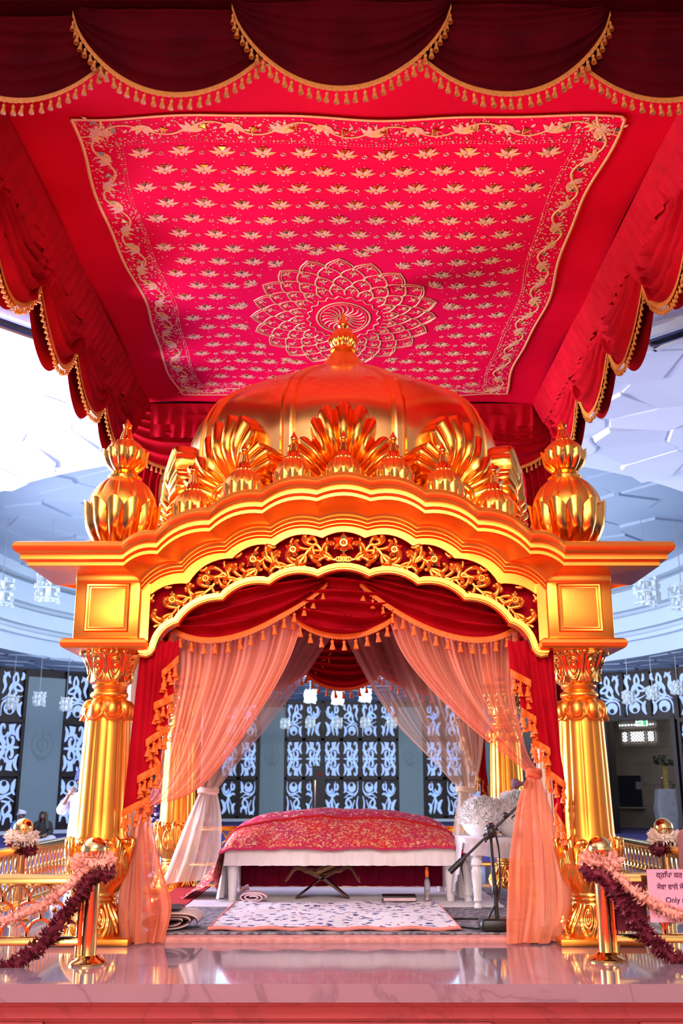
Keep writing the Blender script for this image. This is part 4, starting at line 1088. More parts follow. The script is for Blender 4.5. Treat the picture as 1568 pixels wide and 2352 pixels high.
def jabot(tiers, top0, top1, y, label, group, fr=FRINGE, tm=TAS, mapf=None, tsc=1.0):
    mapf = mapf or (lambda p, d: at(p[0], p[1], y-d)); n = len(tiers)
    o = mapf(tiers[-1][1], 0); mb = MB(o); hems = []
    for i in range(n-1, -1, -1):
        (a, b) = tiers[i]; d = .018*(n-1-i); rows = []
        ta = (lerp(top0[0], top1[0], 1-i/n), lerp(top0[1], top1[1], 1-i/n)); tb = (lerp(top0[0], top1[0], 1-(i+1)/n), lerp(top0[1], top1[1], 1-(i+1)/n)+6)
        if i == n-1: tb = top0
        for r in range(13):
            v = r/12; row = []
            for c in range(9):
                u = c/8
                p = (lerp(lerp(ta[0], a[0], v), lerp(tb[0], b[0], v), u), lerp(lerp(ta[1], a[1], v), lerp(tb[1], b[1], v), u))
                q = mapf(p, d+.022*sin(pi*2*u+i)*(.4+.6*v)); row.append(q)
            rows.append(row)
        mb.grid(rows); hems.append([q+Vector((0, -.004, 0)) for q in rows[-1]])
    j = mb.build('cascade_drape', VELVET, ang=180); tag(j, label, 'drape', group)
    for h in hems:
        fb = MB(o); Q = interp(h, 20)
        fb.grid([[p+Vector((0, -.006, .014)), p+Vector((0, -.018, 0)), p+Vector((0, -.010, -.045*(.8+.2*(i % 2))))] for i, p in enumerate(Q)])
        f = fb.build('fringe', fr, j, ang=180); put_tassels(f, o, [p+Vector((0, -.012, 0)) for p in h], .05, tm, .035, tsc)
        put_tassels(f, o, [p+Vector((0, .004, -.01)) for p in h], .06, tm, .05, tsc)
    for i in range(n-1):      # the pleats' returning edges carry the fringe back up
        a, b = mapf(tiers[i][1], .018*(n-2-i)), mapf(tiers[i+1][0], .018*(n-2-i)); Q = interp([a, a.lerp(b, .5)+Vector((0, .02, -.01)), b], 12)
        fb = MB(o); fb.grid([[p+Vector((0, 0, .012)), p+Vector((0, -.012, 0)), p+Vector((0, -.004, -.04*(.8+.2*(k % 2))))] for k, p in enumerate(Q)])
        f = fb.build('fringe', fr, j, ang=180); put_tassels(f, o, Q, .045, tm, .035, tsc)
jabot(JL, (325, 1470), (411, 1470), 7.16, 'left crimson cascade drape with zigzag orange tasselled edge', 'front cascade drapes')
jabot(JR, (1268, 1470), (1165, 1470), 7.16, 'right crimson cascade drape with zigzag orange tasselled edge', 'front cascade drapes')
for sg, lb in ((1, 'right'), (-1, 'left')):
    def mf(p, d, sg=sg):
        q = at(p[0], p[1], 7.16); c = .015; x = (q.x-c)*(-1 if q.x < c else 1)*-1
        return Vector((c+sg*abs(q.x-c)*.98, 10.72+d-.03, q.z))
    jabot(JR, (1268, 1470), (1165, 1470), 7.16, 'crimson cascade drape on the rear %s column with gold tassels' % lb, 'rear cascade drapes', FRINGE2, TAS2, mf)
def gattr(o, rows):
    at_ = o.data.attributes.new('gather', 'FLOAT', 'POINT'); fl2 = [x for r in rows for x in r]
    at_.data.foreach_set('value', fl2[:len(o.data.vertices)])
def curtain(name, label, group, m, y, top, mids, tie, low, y0=None, nf=9, amp=.045, m2=None, yf=None, nu=110, seed=0, tilt=0):
    """top/mids/tie/low: (outer, inner) photo-plane pairs; gathered at the tie, then falling to the floor"""
    yf = yf or y; rows = []; st = [top]+mids+[tie]
    def pair(pq, u, yy): a, b = at(*pq[0], yy), at(*pq[1], yy); return a.lerp(b, u)
    o = pair(low[-1], .5, yf)
    cols = []; dens_all = []; dl = []
    for j in range(nu+1):
        u = j/nu; K = [pair(s, u, y) for s in st]; up = spline(K, 9); lowc = spline([K[-1]]+[pair(s, u, lerp(y, yf, (q+1)/len(low))) for q, s in enumerate(low)], 12)
        col = []; nU = len(up); dens = []
        for i, p in enumerate(up):
            v = i/(nU-1); w = amp*(1-.75*smooth((v-.55)/.45))
            f = 1.5*noise.noise((u*nf*.75+seed*9, v*.8, seed))+.9*noise.noise((u*nf*2.2+seed*5, v*.5, seed+2))+.25*sin(2*pi*nf*2*u+seed)
            col.append(p+Vector((0, w*f*.8, 0))); dens.append(clamp(2.0*noise.noise((u*nf*.9+seed*4, v*.55, seed+8))+.9*noise.noise((u*nf*3+seed, v*.4, seed))+.5*smooth((v-.6)/.4)+(.7 if u > .95 or u < .04 else 0), -1, 1))
        tie_i = len(col)-1; nL = len(lowc)
        for i, p in enumerate(lowc[1:]):
            v = (i+1)/(nL-1); w = amp*(.3+1.3*smooth(v*1.4))
            f = .55*sin(2*pi*nf*.3*u+seed+.8*v)+1.5*noise.noise((u*nf*.55+seed*7, v*1.4, seed))+.5*noise.noise((u*nf*1.6+seed, v*1.1, seed+4))
            col.append(p+Vector((.25*w*cos(nf*3*u+seed), w*f*.9, 0)))
        dl.append([clamp(1.4*noise.noise((u*nf+seed, q*.03, 3)), -1, 1) for q in range(len(col)-tie_i)]); dens_all.append(dens[:tie_i+1])
        for q in col: q.z = max(q.z, .012)
        cols.append(col)
    mb = MB(o); mb.grid([c[:tie_i+1] for c in cols]); 
    cu = mb.build(name, m, ang=180); tag(cu, label, 'curtain', group); gattr(cu, dens_all)
    mb = MB(o); mb.grid([c[tie_i:] for c in cols]); gattr(mb.build('lower_fall', m2 or m, cu, ang=180), dl)
    c0 = (cols[0][tie_i]+cols[-1][tie_i])/2; r = max(.035, (cols[0][tie_i]-cols[-1][tie_i]).length*.55)
    mb = MB(o)
    for q in (-.012, .012): mb.tube([c0+Vector((r*cos(w), r*.9*sin(w), q+.012*sin(w*2))) for w in [2*pi*k/20 for k in range(20)]], .016, 7, closed=True)
    mb.build('tie_cord', m2 or m, cu)
    return cu
curtain('sheer_curtain', 'left sheer curtain in painted red light, swept aside in the front opening', 'front sheer curtains', REDLIT, 7.42,
        ((385, 1380), (705, 1380)), [((398, 1520), (668, 1505)), ((385, 1640), (600, 1630)), ((365, 1755), (520, 1745)), ((345, 1822), (440, 1822))], ((318, 1868), (345, 1852)),
        [((298, 1915), (352, 1915)), ((282, 2010), (372, 2000)), ((270, 2095), (394, 2085)), ((278, 2174), (374, 2168))], m2=REDLIT2, yf=7.12, nf=11, seed=1)
curtain('sheer_curtain', 'right sheer curtain in painted red light, knotted and falling to the marble at the front', 'front sheer curtains', REDLIT, 7.42,
        ((1195, 1380), (880, 1380)), [((1185, 1500), (918, 1490)), ((1180, 1590), (985, 1578)), ((1195, 1680), (1085, 1675)), ((1212, 1735), (1175, 1745))], ((1238, 1775), (1212, 1778)),
        [((1262, 1850), (1188, 1840)), ((1298, 1960), (1168, 1960)), ((1312, 2070), (1160, 2080)), ((1285, 2176), (1160, 2172))], m2=REDLIT2, yf=7.12, nf=11, seed=4)
curtain('sheer_curtain', 'left cream sheer curtain tied at the rear column', 'rear sheer curtains', CREAM, 10.45,
        ((470, 1440), (775, 1440)), [((470, 1560), (700, 1555)), ((462, 1660), (630, 1650)), ((462, 1750), (545, 1755))], ((458, 1818), (498, 1815)),
        [((432, 1880), (508, 1880)), ((400, 1960), (505, 1960)), ((372, 2030), (492, 2020))], m2=CREAM2, yf=10.2, nf=8, seed=2)
curtain('sheer_curtain', 'right cream sheer curtain tied beside the white plumes', 'rear sheer curtains', CREAM, 10.45,
        ((1118, 1440), (780, 1440)), [((1110, 1560), (848, 1570)), ((1112, 1660), (912, 1665)), ((1105, 1745), (1000, 1755))], ((1090, 1816), (1052, 1812)),
        [((1105, 1870), (1045, 1870)), ((1105, 1930), (1036, 1940)), ((1110, 2020), (1030, 2020))], m2=CREAM2, yf=10.2, nf=8, seed=3)
for sg, lb in ((-1, 'left'), (1, 'right')):   # side sheers gathered behind the front columns
    o = Vector((sg*1.56, 7.72, 0)); mb = MB(o); rows = []
    for i in range(31):
        z = lerp(2.3, .02, i/30); w = .17+.05*sin(i*.35); rows.append([(sg*1.555+.2*sg*(j/30-.5)*(1+.4*smooth(i/30-.4)), 7.72+.14*(j/30-.5)+.035*sin(j/30*30+i*.05), z) for j in range(31)])
    mb.grid(rows); tag(mb.build('side_sheer', CREAM2, ang=180), 'narrow cream sheer hanging behind the %s front column' % lb, 'curtain', 'side sheers')
# ================================================================ ALTAR FURNISHINGS
def brocade(name, base, base2, gold, scale, thr):
    m = mat(name, base, .6, 0, base2, 6, 3, bump=.2, bscale=60); nt = m.node_tree; L = nt.links; b = nt.nodes['Principled BSDF']
    old = b.inputs['Base Color'].links[0].from_socket; tc = nt.nodes.new('ShaderNodeTexCoord')
    v = nt.nodes.new('ShaderNodeTexVoronoi'); v.inputs['Scale'].default_value = scale; L.new(tc.outputs['Object'], v.inputs['Vector'])
    v2 = nt.nodes.new('ShaderNodeTexVoronoi'); v2.inputs['Scale'].default_value = scale*2.6; L.new(tc.outputs['Object'], v2.inputs['Vector'])
    ad = nt.nodes.new('ShaderNodeMath'); ad.operation = 'MULTIPLY'; L.new(v.outputs['Distance'], ad.inputs[0]); L.new(v2.outputs['Distance'], ad.inputs[1])
    r = nt.nodes.new('ShaderNodeValToRGB'); r.color_ramp.elements[0].position = thr; r.color_ramp.elements[0].color = (1, 1, 1, 1); r.color_ramp.elements[1].position = thr+.05; r.color_ramp.elements[1].color = (0, 0, 0, 1)
    L.new(ad.outputs[0], r.inputs['Fac'])
    mx = nt.nodes.new('ShaderNodeMix'); mx.data_type = 'RGBA'; L.new(r.outputs['Color'], mx.inputs['Factor']); L.new(old, mx.inputs['A'])
    nz = nt.nodes.new('ShaderNodeTexNoise'); nz.inputs['Scale'].default_value = scale*.55; L.new(tc.outputs['Object'], nz.inputs['Vector'])
    c3 = nt.nodes.new('ShaderNodeValToRGB'); c3.color_ramp.elements[0].position = .42; c3.color_ramp.elements[1].position = .6; c3.color_ramp.elements[0].color = (.95, .26, .16, 1); c3.color_ramp.elements[1].color = (*gold, 1)
    L.new(nz.outputs['Fac'], c3.inputs['Fac']); L.new(c3.outputs['Color'], mx.inputs['B'])
    L.new(mx.outputs['Result'], b.inputs['Base Color'])
    mm = nt.nodes.new('ShaderNodeMath'); mm.operation = 'MULTIPLY'; mm.inputs[1].default_value = .6; L.new(r.outputs['Color'], mm.inputs[0]); L.new(mm.outputs[0], b.inputs['Metallic'])
    return m
BROC = brocade('red_gold_brocade', (.70, .012, .03), (.55, .01, .10), (1.0, .66, .34), 34, .20)
BROC2 = brocade('magenta_gold_brocade', (.62, .006, .10), (.5, .005, .06), (1.0, .66, .42), 17, .12)
CERISE = mat('cerise_piping', (.62, .006, .09), .6, 0, (.5, .005, .07), 10)
RUG = mat('grey_patterned_rug', (.34, .30, .33), .9, 0, (.10, .09, .12), 26, 8, bump=.3, bscale=120, mixpos=(.42, .56))
PINKPAD = mat('pink_felt_underlay', (.78, .33, .28), .9, 0, (.62, .22, .2), 20, bump=.3, bscale=60)
PINKCL = mat('pale_pink_cotton', (.85, .58, .64), .8, 0, (.78, .48, .56), 8)
def blob_edge(x0, x1, y0, y1, z, amp, seed, n=40):
    P = []
    for k in range(n): P.append((lerp(x0, x1, k/n), y0+amp*noise.noise((k*.5, seed, 0))))
    for k in range(n): P.append((x1+amp*noise.noise((seed, k*.5, 1)), lerp(y0, y1, k/n)))
    for k in range(n): P.append((lerp(x1, x0, k/n), y1))
    for k in range(n): P.append((x0+amp*noise.noise((seed, k*.5, 2)), lerp(y1, y0, k/n)))
    return [(a, b, z) for a, b in P]
def slab(name, m, x0, x1, y0, y1, z0, z1, label, cat, amp=.02, seed=1, group=None):
    o = ((x0+x1)/2, (y0+y1)/2, z0); mb = MB(o)
    a = blob_edge(x0, x1, y0, y1, z0, amp, seed); c = Vector(((x0+x1)/2, (y0+y1)/2, 0)); h = z1-z0
    f = lambda ins, z: [(p[0]+(c.x-p[0])*ins, p[1]+(c.y-p[1])*ins, z) for p in a]
    R = [f(0, z0), f(-.003, z0+h*.5), f(0, z0+h*.85), f(.006, z1)]
    mb.grid(R, cv=True, flip=False); mb.add(R[-1], [list(range(len(a)))]); return tag(mb.build(name, m), label, cat, group)
slab('underlay_pad', PINKPAD, -1.36, 1.26, 7.20, 9.4, 0, .032, 'pink felt pad edging the front of the palanquin floor', 'pad', .012, 3)
slab('patterned_rug', RUG, -1.34, 1.62, 7.34, 10.6, .032, .046, 'grey patterned rug on the pink pad', 'rug', .012, 5)
slab('white_floor_sheet', WHITE, -1.30, 1.35, 8.85, 10.5, .046, .054, 'white cotton sheet spread under the altar table', 'sheet', .02, 8)
slab('red_floor_strip', REDCARPET, -1.62, -1.31, 8.5, 10.6, .047, .056, 'red cloth strip beside the white floor sheet', 'cloth', .01, 2)
# spotted mat
def spotted(name):
    m = mat(name, (.86, .78, .80), .85, 0, (.80, .70, .73), 5); nt = m.node_tree; L = nt.links; b = nt.nodes['Principled BSDF']; tc = nt.nodes.new('ShaderNodeTexCoord'); prev = b.inputs['Base Color'].links[0].from_socket
    for sc_, col, th in ((12, (.03, .03, .17), .31), (15, (.45, .03, .10), .20)):
        nz = nt.nodes.new('ShaderNodeTexNoise'); nz.inputs['Scale'].default_value = 30; L.new(tc.outputs['Object'], nz.inputs['Vector'])
        ml = nt.nodes.new('ShaderNodeMix'); ml.data_type = 'VECTOR'; ml.inputs['Factor'].default_value = .06; L.new(tc.outputs['Object'], ml.inputs['A']); L.new(nz.outputs['Color'], ml.inputs['B'])
        v = nt.nodes.new('ShaderNodeTexVoronoi'); v.inputs['Scale'].default_value = sc_; L.new(ml.outputs['Result'], v.inputs['Vector'])
        r = nt.nodes.new('ShaderNodeMath'); r.operation = 'LESS_THAN'; r.inputs[1].default_value = th; L.new(v.outputs['Distance'], r.inputs[0])
        mx = nt.nodes.new('ShaderNodeMix'); mx.data_type = 'RGBA'; L.new(r.outputs[0], mx.inputs['Factor']); L.new(prev, mx.inputs['A']); mx.inputs['B'].default_value = (*col, 1); prev = mx.outputs['Result']
    L.new(prev, b.inputs['Base Color']); return m
SPOT = spotted('spotted_white_fleece')
MATO = Vector((-.06, 8.2, .048)); t = thing('spotted_mat', 'white quilted mat with blue and red spots before the altar table', 'mat', MATO)
def matz(x, y): return .070+.012*noise.noise((x*3, y*3, 1))+.03*smooth((y-8.5)/.5)*max(0, noise.noise((x*4, y*2, 4)))
mb = MB(MATO); mx0, mx1, my0, my1 = -.92, .82, 7.42, 9.02
mb.grid([[(lerp(mx0, mx1, i/50)*(1-.02*j/40), lerp(my0, my1, j/40), matz(lerp(mx0, mx1, i/50), lerp(my0, my1, j/40))) for j in range(41)] for i in range(51)]); mb.build('fleece', SPOT, t, ang=180)
mb = MB(MATO); E = [(x, my0, .062) for x in [lerp(mx0, mx1, k/30) for k in range(31)]]; mb.tube([Vector(p)+Vector((0, 0, .006*sin(i*1.1))) for i, p in enumerate(E)], .013, 8)
for xx in (mx0, mx1): mb.tube([(xx*(1-.02*k/20), lerp(my0, my1, k/20), .064) for k in range(21)], .010, 8)
mb.build('bound_edge', mat('coral_binding', (.85, .26, .22), .7), t)
# altar table
TB = Vector((0, 9.65, .054)); t = thing('altar_table', 'low white altar table with ruffled white skirt under the brocade cover', 'table', TB)
TX0, TX1, TY0, TY1, TZ = -1.0, 1.0, 9.2, 10.15, .50
mb = MB(TB); mb.bbox((0, (TY0+TY1)/2, TZ-.03), (TX1-TX0, TY1-TY0, .05), .015); mb.build('tabletop', WPAINT, t)
for x in (TX0+.05, TX1-.05):
    for y in (TY0+.05, TY1-.05):
        mb = MB(TB); mb.lathe([(.03, .055), (.034, .07), (.042, .2), (.05, .32), (.056, .36), (.05, .38), (.056, .42), (.056, .46)], 20, (x, y, 0)); mb.build('leg', WPAINT, t)
mb = MB(TB); rows = []
for i in range(161):
    x = lerp(TX0-.02, TX1+.02, i/160); rows.append([(x, TY0-.012-.045*v*(1+1.2*noise.noise((x*8, 1, v)))-.022*abs(sin(x*43+3*noise.noise((x*3, 0, 0))))*v, lerp(.505, .352+.004*noise.noise((x*14, 3, 1)), v)) for v in (0, .25, .5, .75, 1)])
mb.grid(rows, flip=True); mb.build('skirt', WHITE, t, ang=180)
for g in (-1, 1):
    mb = MB(TB); rows = []
    for i in range(31):
        u = i/30; rows.append([(g*(1.01+.05*v+.03*sin(u*17)*v), lerp(9.17, 9.75, u), lerp(.50, .075, v)) for v in [k/8 for k in range(9)]])
    mb.grid(rows); mb.build('side_cloth', WHITE, t, ang=180)
mb = MB(TB); rows = []
for i in range(121):
    x = lerp(-.94, .94, i/120); rows.append([(x, 9.86+.018*sin(x*38)+.01*sin(x*91), z) for z in (.44, .3, .2, .12)])
mb.grid(rows); mb.build('back_cloth', mat('rose_red_cotton', (.28, .008, .045), .85, 0, (.22, .005, .035), 5, spec=.05), t, ang=180)
# brocade cover heaped over the scripture
o = Vector((0, 9.6, .5)); t = thing('brocade_cover', 'crimson and gold brocade cover heaped over the altar table', 'cover', o)
def cov(u, v):
    """u -1..1 across, v 0 front hem .. 1 back"""
    x = u*1.06; y = lerp(9.13, 10.12, v)
    prof = smooth(v/.62)**.55 if v < .62 else 1-.35*smooth((v-.62)/.38)
    e = (1-abs(u)**3.4); z = .515+.30*prof*max(0, e)**.62+.018*noise.noise((x*2.6, y*3, 2))+.012*noise.noise((x*7, y*7, 5))
    z -= .05*smooth((abs(u)-.9)*8)
    if v < .04: z -= .02-.012*noise.noise((x*3, 0, 0))
    return (x, y, z)
NU, NV = 110, 50
for nm_, v0, v1, m in (('front_border', 0, .36, BROC), ('top_field', .36, 1, BROC2)):
    mb = MB(o); n = int(NV*(v1-v0))+1; mb.grid([[cov(-1+2*i/NU, lerp(v0, v1, j/n)) for j in range(n+1)] for i in range(NU+1)]); mb.build(nm_, m, t, ang=180)
mb = MB(o); mb.tube([Vector(cov(-1+2*i/80, 0))+Vector((0, -.004, 0)) for i in range(81)], .010, 6)
for g in (-1, 1): mb.tube([cov(g, j/20) for j in range(21)], .010, 6)
mb.build('piping', CERISE, t)
mb = MB(o)
for j in range(1):
    mb.tube([Vector(cov(-.98+1.96*i/80, .34))+Vector((0, 0, .004)) for i in range(81)], .012, 5)
mb.build('red_band', REDCARPET, t)
for g in (-1, 1):
    mb = MB(o); rows = []
    for i in range(25):
        u = i/24; top = Vector(cov(g, u*.9)); rows.append([top+Vector((g*.05*v*(1+.3*sin(u*14)), 0, -(.16+.20*smooth(u*3))*v)) for v in [k/6 for k in range(7)]])
    mb.grid(rows); mb.build('side_fall', CERISE if g > 0 else BROC, t, ang=180)
# trailing brocade on the left
o = Vector((-1.22, 9.75, .056)); mb = MB(o); rows = []
for i in range(25):
    v = i/24; rows.append([(lerp(-1.06, -1.42, v**.8)+.02*sin(j*.6+i*.2), lerp(9.35, 10.1, j/20), .06+.30*(1-smooth(v))*(.55+.45*j/20)+.01*sin(j*1.1+i*.5)) for j in range(21)])
mb.grid(rows); tag(mb.build('trailing_brocade', BROC, ang=180), 'end of red gold brocade trailing to the floor at the table left side', 'cloth')
# folded blanket
o = Vector((-1.20, 7.5, .046)); t = thing('folded_blanket', 'rolled brown and cream blanket under the left front curtain', 'blanket', o)
def roll(r): return None
prof = []
for k in range(90):
    a = 2*pi*2.6*k/89; s_ = lerp(1, .28, k/89); c = cos(a); q = sin(a)
    prof.append((o.x+.20*s_*(abs(c)**.7)*(1 if c >= 0 else -1)+.03*q, o.z+.062+.056*s_*q))
def thick(mb, P, w, y0, y1):
    R = []
    for i, (x, z) in enumerate(P):
        a, b = P[max(0, i-1)], P[min(len(P)-1, i+1)]; tx, tz = b[0]-a[0], b[1]-a[1]; l = hypot(tx, tz) or 1
        nx, nz = -tz/l*w/2, tx/l*w/2; R.append([(x+nx, y0, z+nz), (x+nx, y1, z+nz), (x-nx, y1, z-nz), (x-nx, y0, z-nz)])
    mb.grid(R, cv=True)
mb = MB(o); thick(mb, prof, .014, 7.40, 7.72); mb.build('cream_face', mat('cream_fleece', (.75, .52, .47), .9), t)
mb = MB(o); thick(mb, [(x*1+.0, z+(-.008 if z > o.z+.06 else .008)) for x, z in prof], .009, 7.396, 7.70); mb.build('brown_face', mat('dark_brown_fleece', (.06, .018, .022), .9), t)
mb = MB(o); rows = []
for i in range(13): rows.append([(o.x-.17+.36*i/12, y, o.z+.124+.022*sin(pi*i/12)+(.02 if 0 else 0)) for y in (7.41, 7.5, 7.6, 7.72)])
mb.grid(rows[:9]); mb.build('stripe', mat('brown_stripe_fleece', (.06, .018, .022), .9), t)
# towel
o = Vector((-.76, 9.14, .055)); mb = MB(o); P = []
for k in range(60):
    a = 2*pi*2.4*k/59; s_ = lerp(1, .25, k/59); P.append((o.x+.12*s_*cos(a), o.z+.045+.042*s_*sin(a)))
thick(mb, P, .012, 9.06, 9.22); mb.grid([[(o.x-.14+.10*i/8, y, o.z+.05+.10*sin(pi*i/16)*(1-.3*j)) for j, y in enumerate((9.10, 9.17, 9.24))] for i in range(9)])
tag(mb.build('rolled_towel', PINKCL), 'small pink white towel rolled by the left table leg', 'towel')
# book stand and cloth
o = Vector((-.17, 9.50, .055)); t = thing('book_stand', 'folding dark wooden book stand under the altar table', 'book stand', o)
WOODR = mat('red_brown_wood', (.10, .014, .012), .4, 0, (.06, .008, .008), 12)
for g in (-1, 1):
    mb = MB(o); q = []
    for w in (-.012, .012):
        q.append([(o.x+g*(.235)+w*.6, 9.40, .058), (o.x+g*.02+w*.6, 9.40, .215+w), (o.x-g*.14+w*.6, 9.40, .285+w), (o.x-g*.14+w*.6, 9.60, .285+w), (o.x+g*.02+w*.6, 9.60, .215+w), (o.x+g*.235+w*.6, 9.60, .058)])
    mb.grid([r+[r[0]] for r in q]); mb.add(q[0], [[0, 1, 4, 5], [1, 2, 3, 4]]); mb.add(q[1], [[5, 4, 1, 0], [4, 3, 2, 1]]); mb.build('leaf', WOODR, t, sm=False)
o2 = Vector((-.17, 9.48, .29)); mb = MB(o2); rows = []
for i in range(41):
    u = i/40; x = -.17-.33+.66*u; z = .245+.075*abs(2*u-1)**.8*(1 if abs(2*u-1) < .72 else 1)-.13*smooth((abs(2*u-1)-.72)/.28)+.006*sin(u*40)
    rows.append([(x+.01*sin(j), lerp(9.36, 9.62, j/10), z+.008*sin(j*1.3+i*.4)+.02*(j/10)) for j in range(11)])
mb.grid(rows); tag(mb.build('gold_cloth', mat('tan_gold_cloth', (.55, .25, .14), .7, 0, (.4, .16, .08), 20), ang=180), 'tan gold cloth draped over the wooden book stand', 'cloth')
o2 = Vector((-.15, 9.46, .30)); t = thing('wrapped_book', 'cloth wrapped book resting on the book stand', 'book', o2)
M = Matrix.Translation(o2) @ Matrix.Rotation(-.42, 4, 'Y')
mb = MB(o2); mb.bbox((0, 0, .0), (.20, .16, .035), .008, M); mb.build('cover', mat('olive_gold_wrap', (.30, .17, .05), .6, 0, (.2, .1, .03), 25), t)
mb = MB(o2); mb.bbox((0, 0, .028), (.16, .13, .018), .005, M); mb.build('top_board', WOODR, t)
# dark box
o = Vector((.50, 9.24, .055)); t = thing('dark_book', 'flat black covered book on the white sheet under the table', 'book', o)
mb = MB(o); mb.bbox((.50, 9.24, .098), (.29, .22, .012), .004); mb.bbox((.50, 9.24, .060), (.29, .22, .010), .004); mb.build('cover', BLACK, t)
mb = MB(o); mb.box((.50, 9.24, .079), (.275, .205, .03)); mb.build('pages', PINKCL, t, sm=False)
# bottle
o = Vector((.745, 9.22, .055)); t = thing('slim_bottle', 'slim glass bottle with orange cap under the table right end', 'bottle', o)
mb = MB(o); mb.lathe([(.024, .057), (.027, .065), (.027, .21), (.022, .235), (.012, .245), (.012, .26)], 20, (o.x, o.y, 0)); mb.build('body', mat('clear_glass', (.85, .75, .8), .05, trans=.85), t)
mb = MB(o); mb.lathe([(.016, .255), (.017, .30), (.012, .31), (.012, .335), (.004, .34)], 16, (o.x, o.y, 0)); mb.build('cap', FRINGE, t)
# microphone stand
o = Vector((1.06, 7.44, .046)); t = thing('microphone_stand', 'black boom microphone stand on a square foot beside the curtain', 'microphone stand', o)
mb = MB(o); mb.bbox((1.07, 7.44, .088), (.23, .20, .082), .03); mb.build('foot', BLACK, t)
p0, p1, p2 = Vector((1.085, 7.44, .12)), Vector((1.07, 7.44, .43)), Vector((1.055, 7.44, .755))
mb = MB(o); mb.tube([p0, p1], .017, 12); mb.tube([p1, p2], .013, 12); mb.lathe([(.02, -.03), (.023, -.02), (.023, .02), (.02, .03)], 14, p0.lerp(p1, .62)); mb.build('pole', BLACK, t)
bA, bB = Vector((.757, 7.40, .432)), Vector((1.38, 7.40, .985)); dr = (bB-bA).normalized()
mb = MB(o); mb.tube([bA+dr*.10, bB], .009, 10); mb.tube([bA, bA+dr*.12], .021, 12); mb.tube([bA+dr*.10, bA+dr*.145], .016, 12); mb.build('boom', BLACK, t)
hub = bA+dr*.405; mb = MB(o); mb.ball(hub+Vector((0, .0, .0)), .042, 14, 10, (1, .9, 1)); mb.tube([hub-dr*.06, hub+dr*.05], .024, 12); mb.tube([hub, p2-Vector((0, 0, .06))], [.03, .022], 12); mb.build('clutch', BLACK, t)
mb = MB(o); k = hub+Vector((-.045, -.02, -.06)); mb.tube([hub+Vector((-.02, -.01, -.02)), k], .004, 6); mb.ball(k, .011, 8, 6); mb.build('lever', BLACK, t)
mb = MB(o); c = bA+dr*.56; mb.ball(c+Vector((-.01, 0, .01)), .022, 10, 8); mb.tube([c+Vector((.03, 0, -.01)), bB+Vector((.02, 0, -.06))], .005, 6); mb.build('cable_clip', BLACK, t)
mc = at(1184, 1800, 7.42); mb = MB(o); mb.ball(mc, .036, 14, 10, (1, 1, 1.05)); mb.tube([mc+Vector((.01, 0, 0)), mc+Vector((.10, 0, .0))], .015, 10); mb.tube([mc+Vector((.10, 0, 0)), bB+Vector((-.10, 0, -.08))], .006, 6); mb.build('microphone', mat('purple_grey_foam', (.16, .08, .12), .9, 0, (.1, .05, .08), 40), t)
o = Vector((.9, 7.7, .05)); mb = MB(o); mb.tube(spline([(1.09, 7.43, .72), (1.115, 7.44, .55), (1.105, 7.43, .3), (1.04, 7.44, .16), (.98, 7.47, .062), (.86, 7.55, .054), (.72, 7.75, .054), (.70, 7.90, .054), (.85, 8.02, .054), (1.1, 8.0, .054), (1.4, 7.95, .054)], 8), .0075, 8); tag(mb.build('microphone_cable', BLACK), 'black cable looping on the rug by the microphone stand', 'cable')
# white side table with plumes
o = Vector((1.42, 8.95, .05)); t = thing('side_table', 'white side table with turned legs and thin white cloth', 'side table', o)
mb = MB(o); mb.bbox((1.45, 8.98, .575), (.86, .62, .04), .012); mb.build('tabletop', WPAINT, t)
LEGP = [(.030, .05), (.034, .06), (.022, .09), (.034, .11), (.03, .13), (.034, .20), (.042, .30), (.044, .34), (.030, .375), (.042, .385), (.042, .42), (.028, .44), (.03, .455), (.048, .46), (.05, .555)]
for x, y in ((1.12, 8.74), (1.80, 8.74), (1.10, 9.22), (1.80, 9.22)): mb = MB(o); mb.lathe([(r*1.05, z) for r, z in LEGP], 18, (x, y, 0)); mb.build('leg', WPAINT, t)
mb = MB(o); rows = []
for i in range(61):
    x = lerp(1.01, 1.90, i/60); rows.append([(x+.01*sin(v*5), 8.66-.012*sin(x*44)*v-.01, lerp(.60, .49-.05*abs(sin((x-1.0)*3.4))+(.0), v)) for v in (0, .3, .6, 1)])
mb.grid(rows, flip=True); rows = []
for i in range(31):
    y = lerp(8.66, 9.3, i/30); rows.append([(1.005-.05*v+.012*sin(y*40)*v, y, lerp(.60, .22+.1*sin(y*6), v)) for v in (0, .3, .6, 1)])
mb.grid(rows); mb.box((1.45, 8.98, .599), (.89, .64, .006)); mb.build('thin_cloth', sheer('white_voile', (.93, .84, .88), .75), t, ang=180)
def plume(c, R, n, seed, label, ax):
    mb = MB(c); r2 = random.Random(seed)
    mb.ball(c, 1, 18, 12, (R[0]*.93, R[1]*.93, R[2]*.93))
    for k in range(n):
        a = r2.uniform(0, 2*pi); b = r2.uniform(-.2, 1)*pi/2; d = Vector((cos(a)*cos(b), sin(a)*cos(b), sin(b)))
        p = c+Vector((d.x*R[0], d.y*R[1], d.z*R[2]))*.9; q = c+Vector((d.x*R[0], d.y*R[1], d.z*R[2]))*r2.uniform(1.0, 1.12)+Vector((r2.uniform(-.03, .03), r2.uniform(-.02, .02), .02))
        mb.tube([p, p.lerp(q, .6)+Vector((0, 0, .012)), q], [.007, .005, .001], 3, caps=False)
    o = mb.build('white_plume', mat('white_hair_plume_%d' % seed, (.93, .90, .92), .8), ang=180); return tag(o, label, 'plume', 'white plumes')
plume(Vector((1.22, 9.0, .735)), (.20, .16, .17), 900, 1, 'fluffy white plume on the side table, next to the cream curtain', 0)
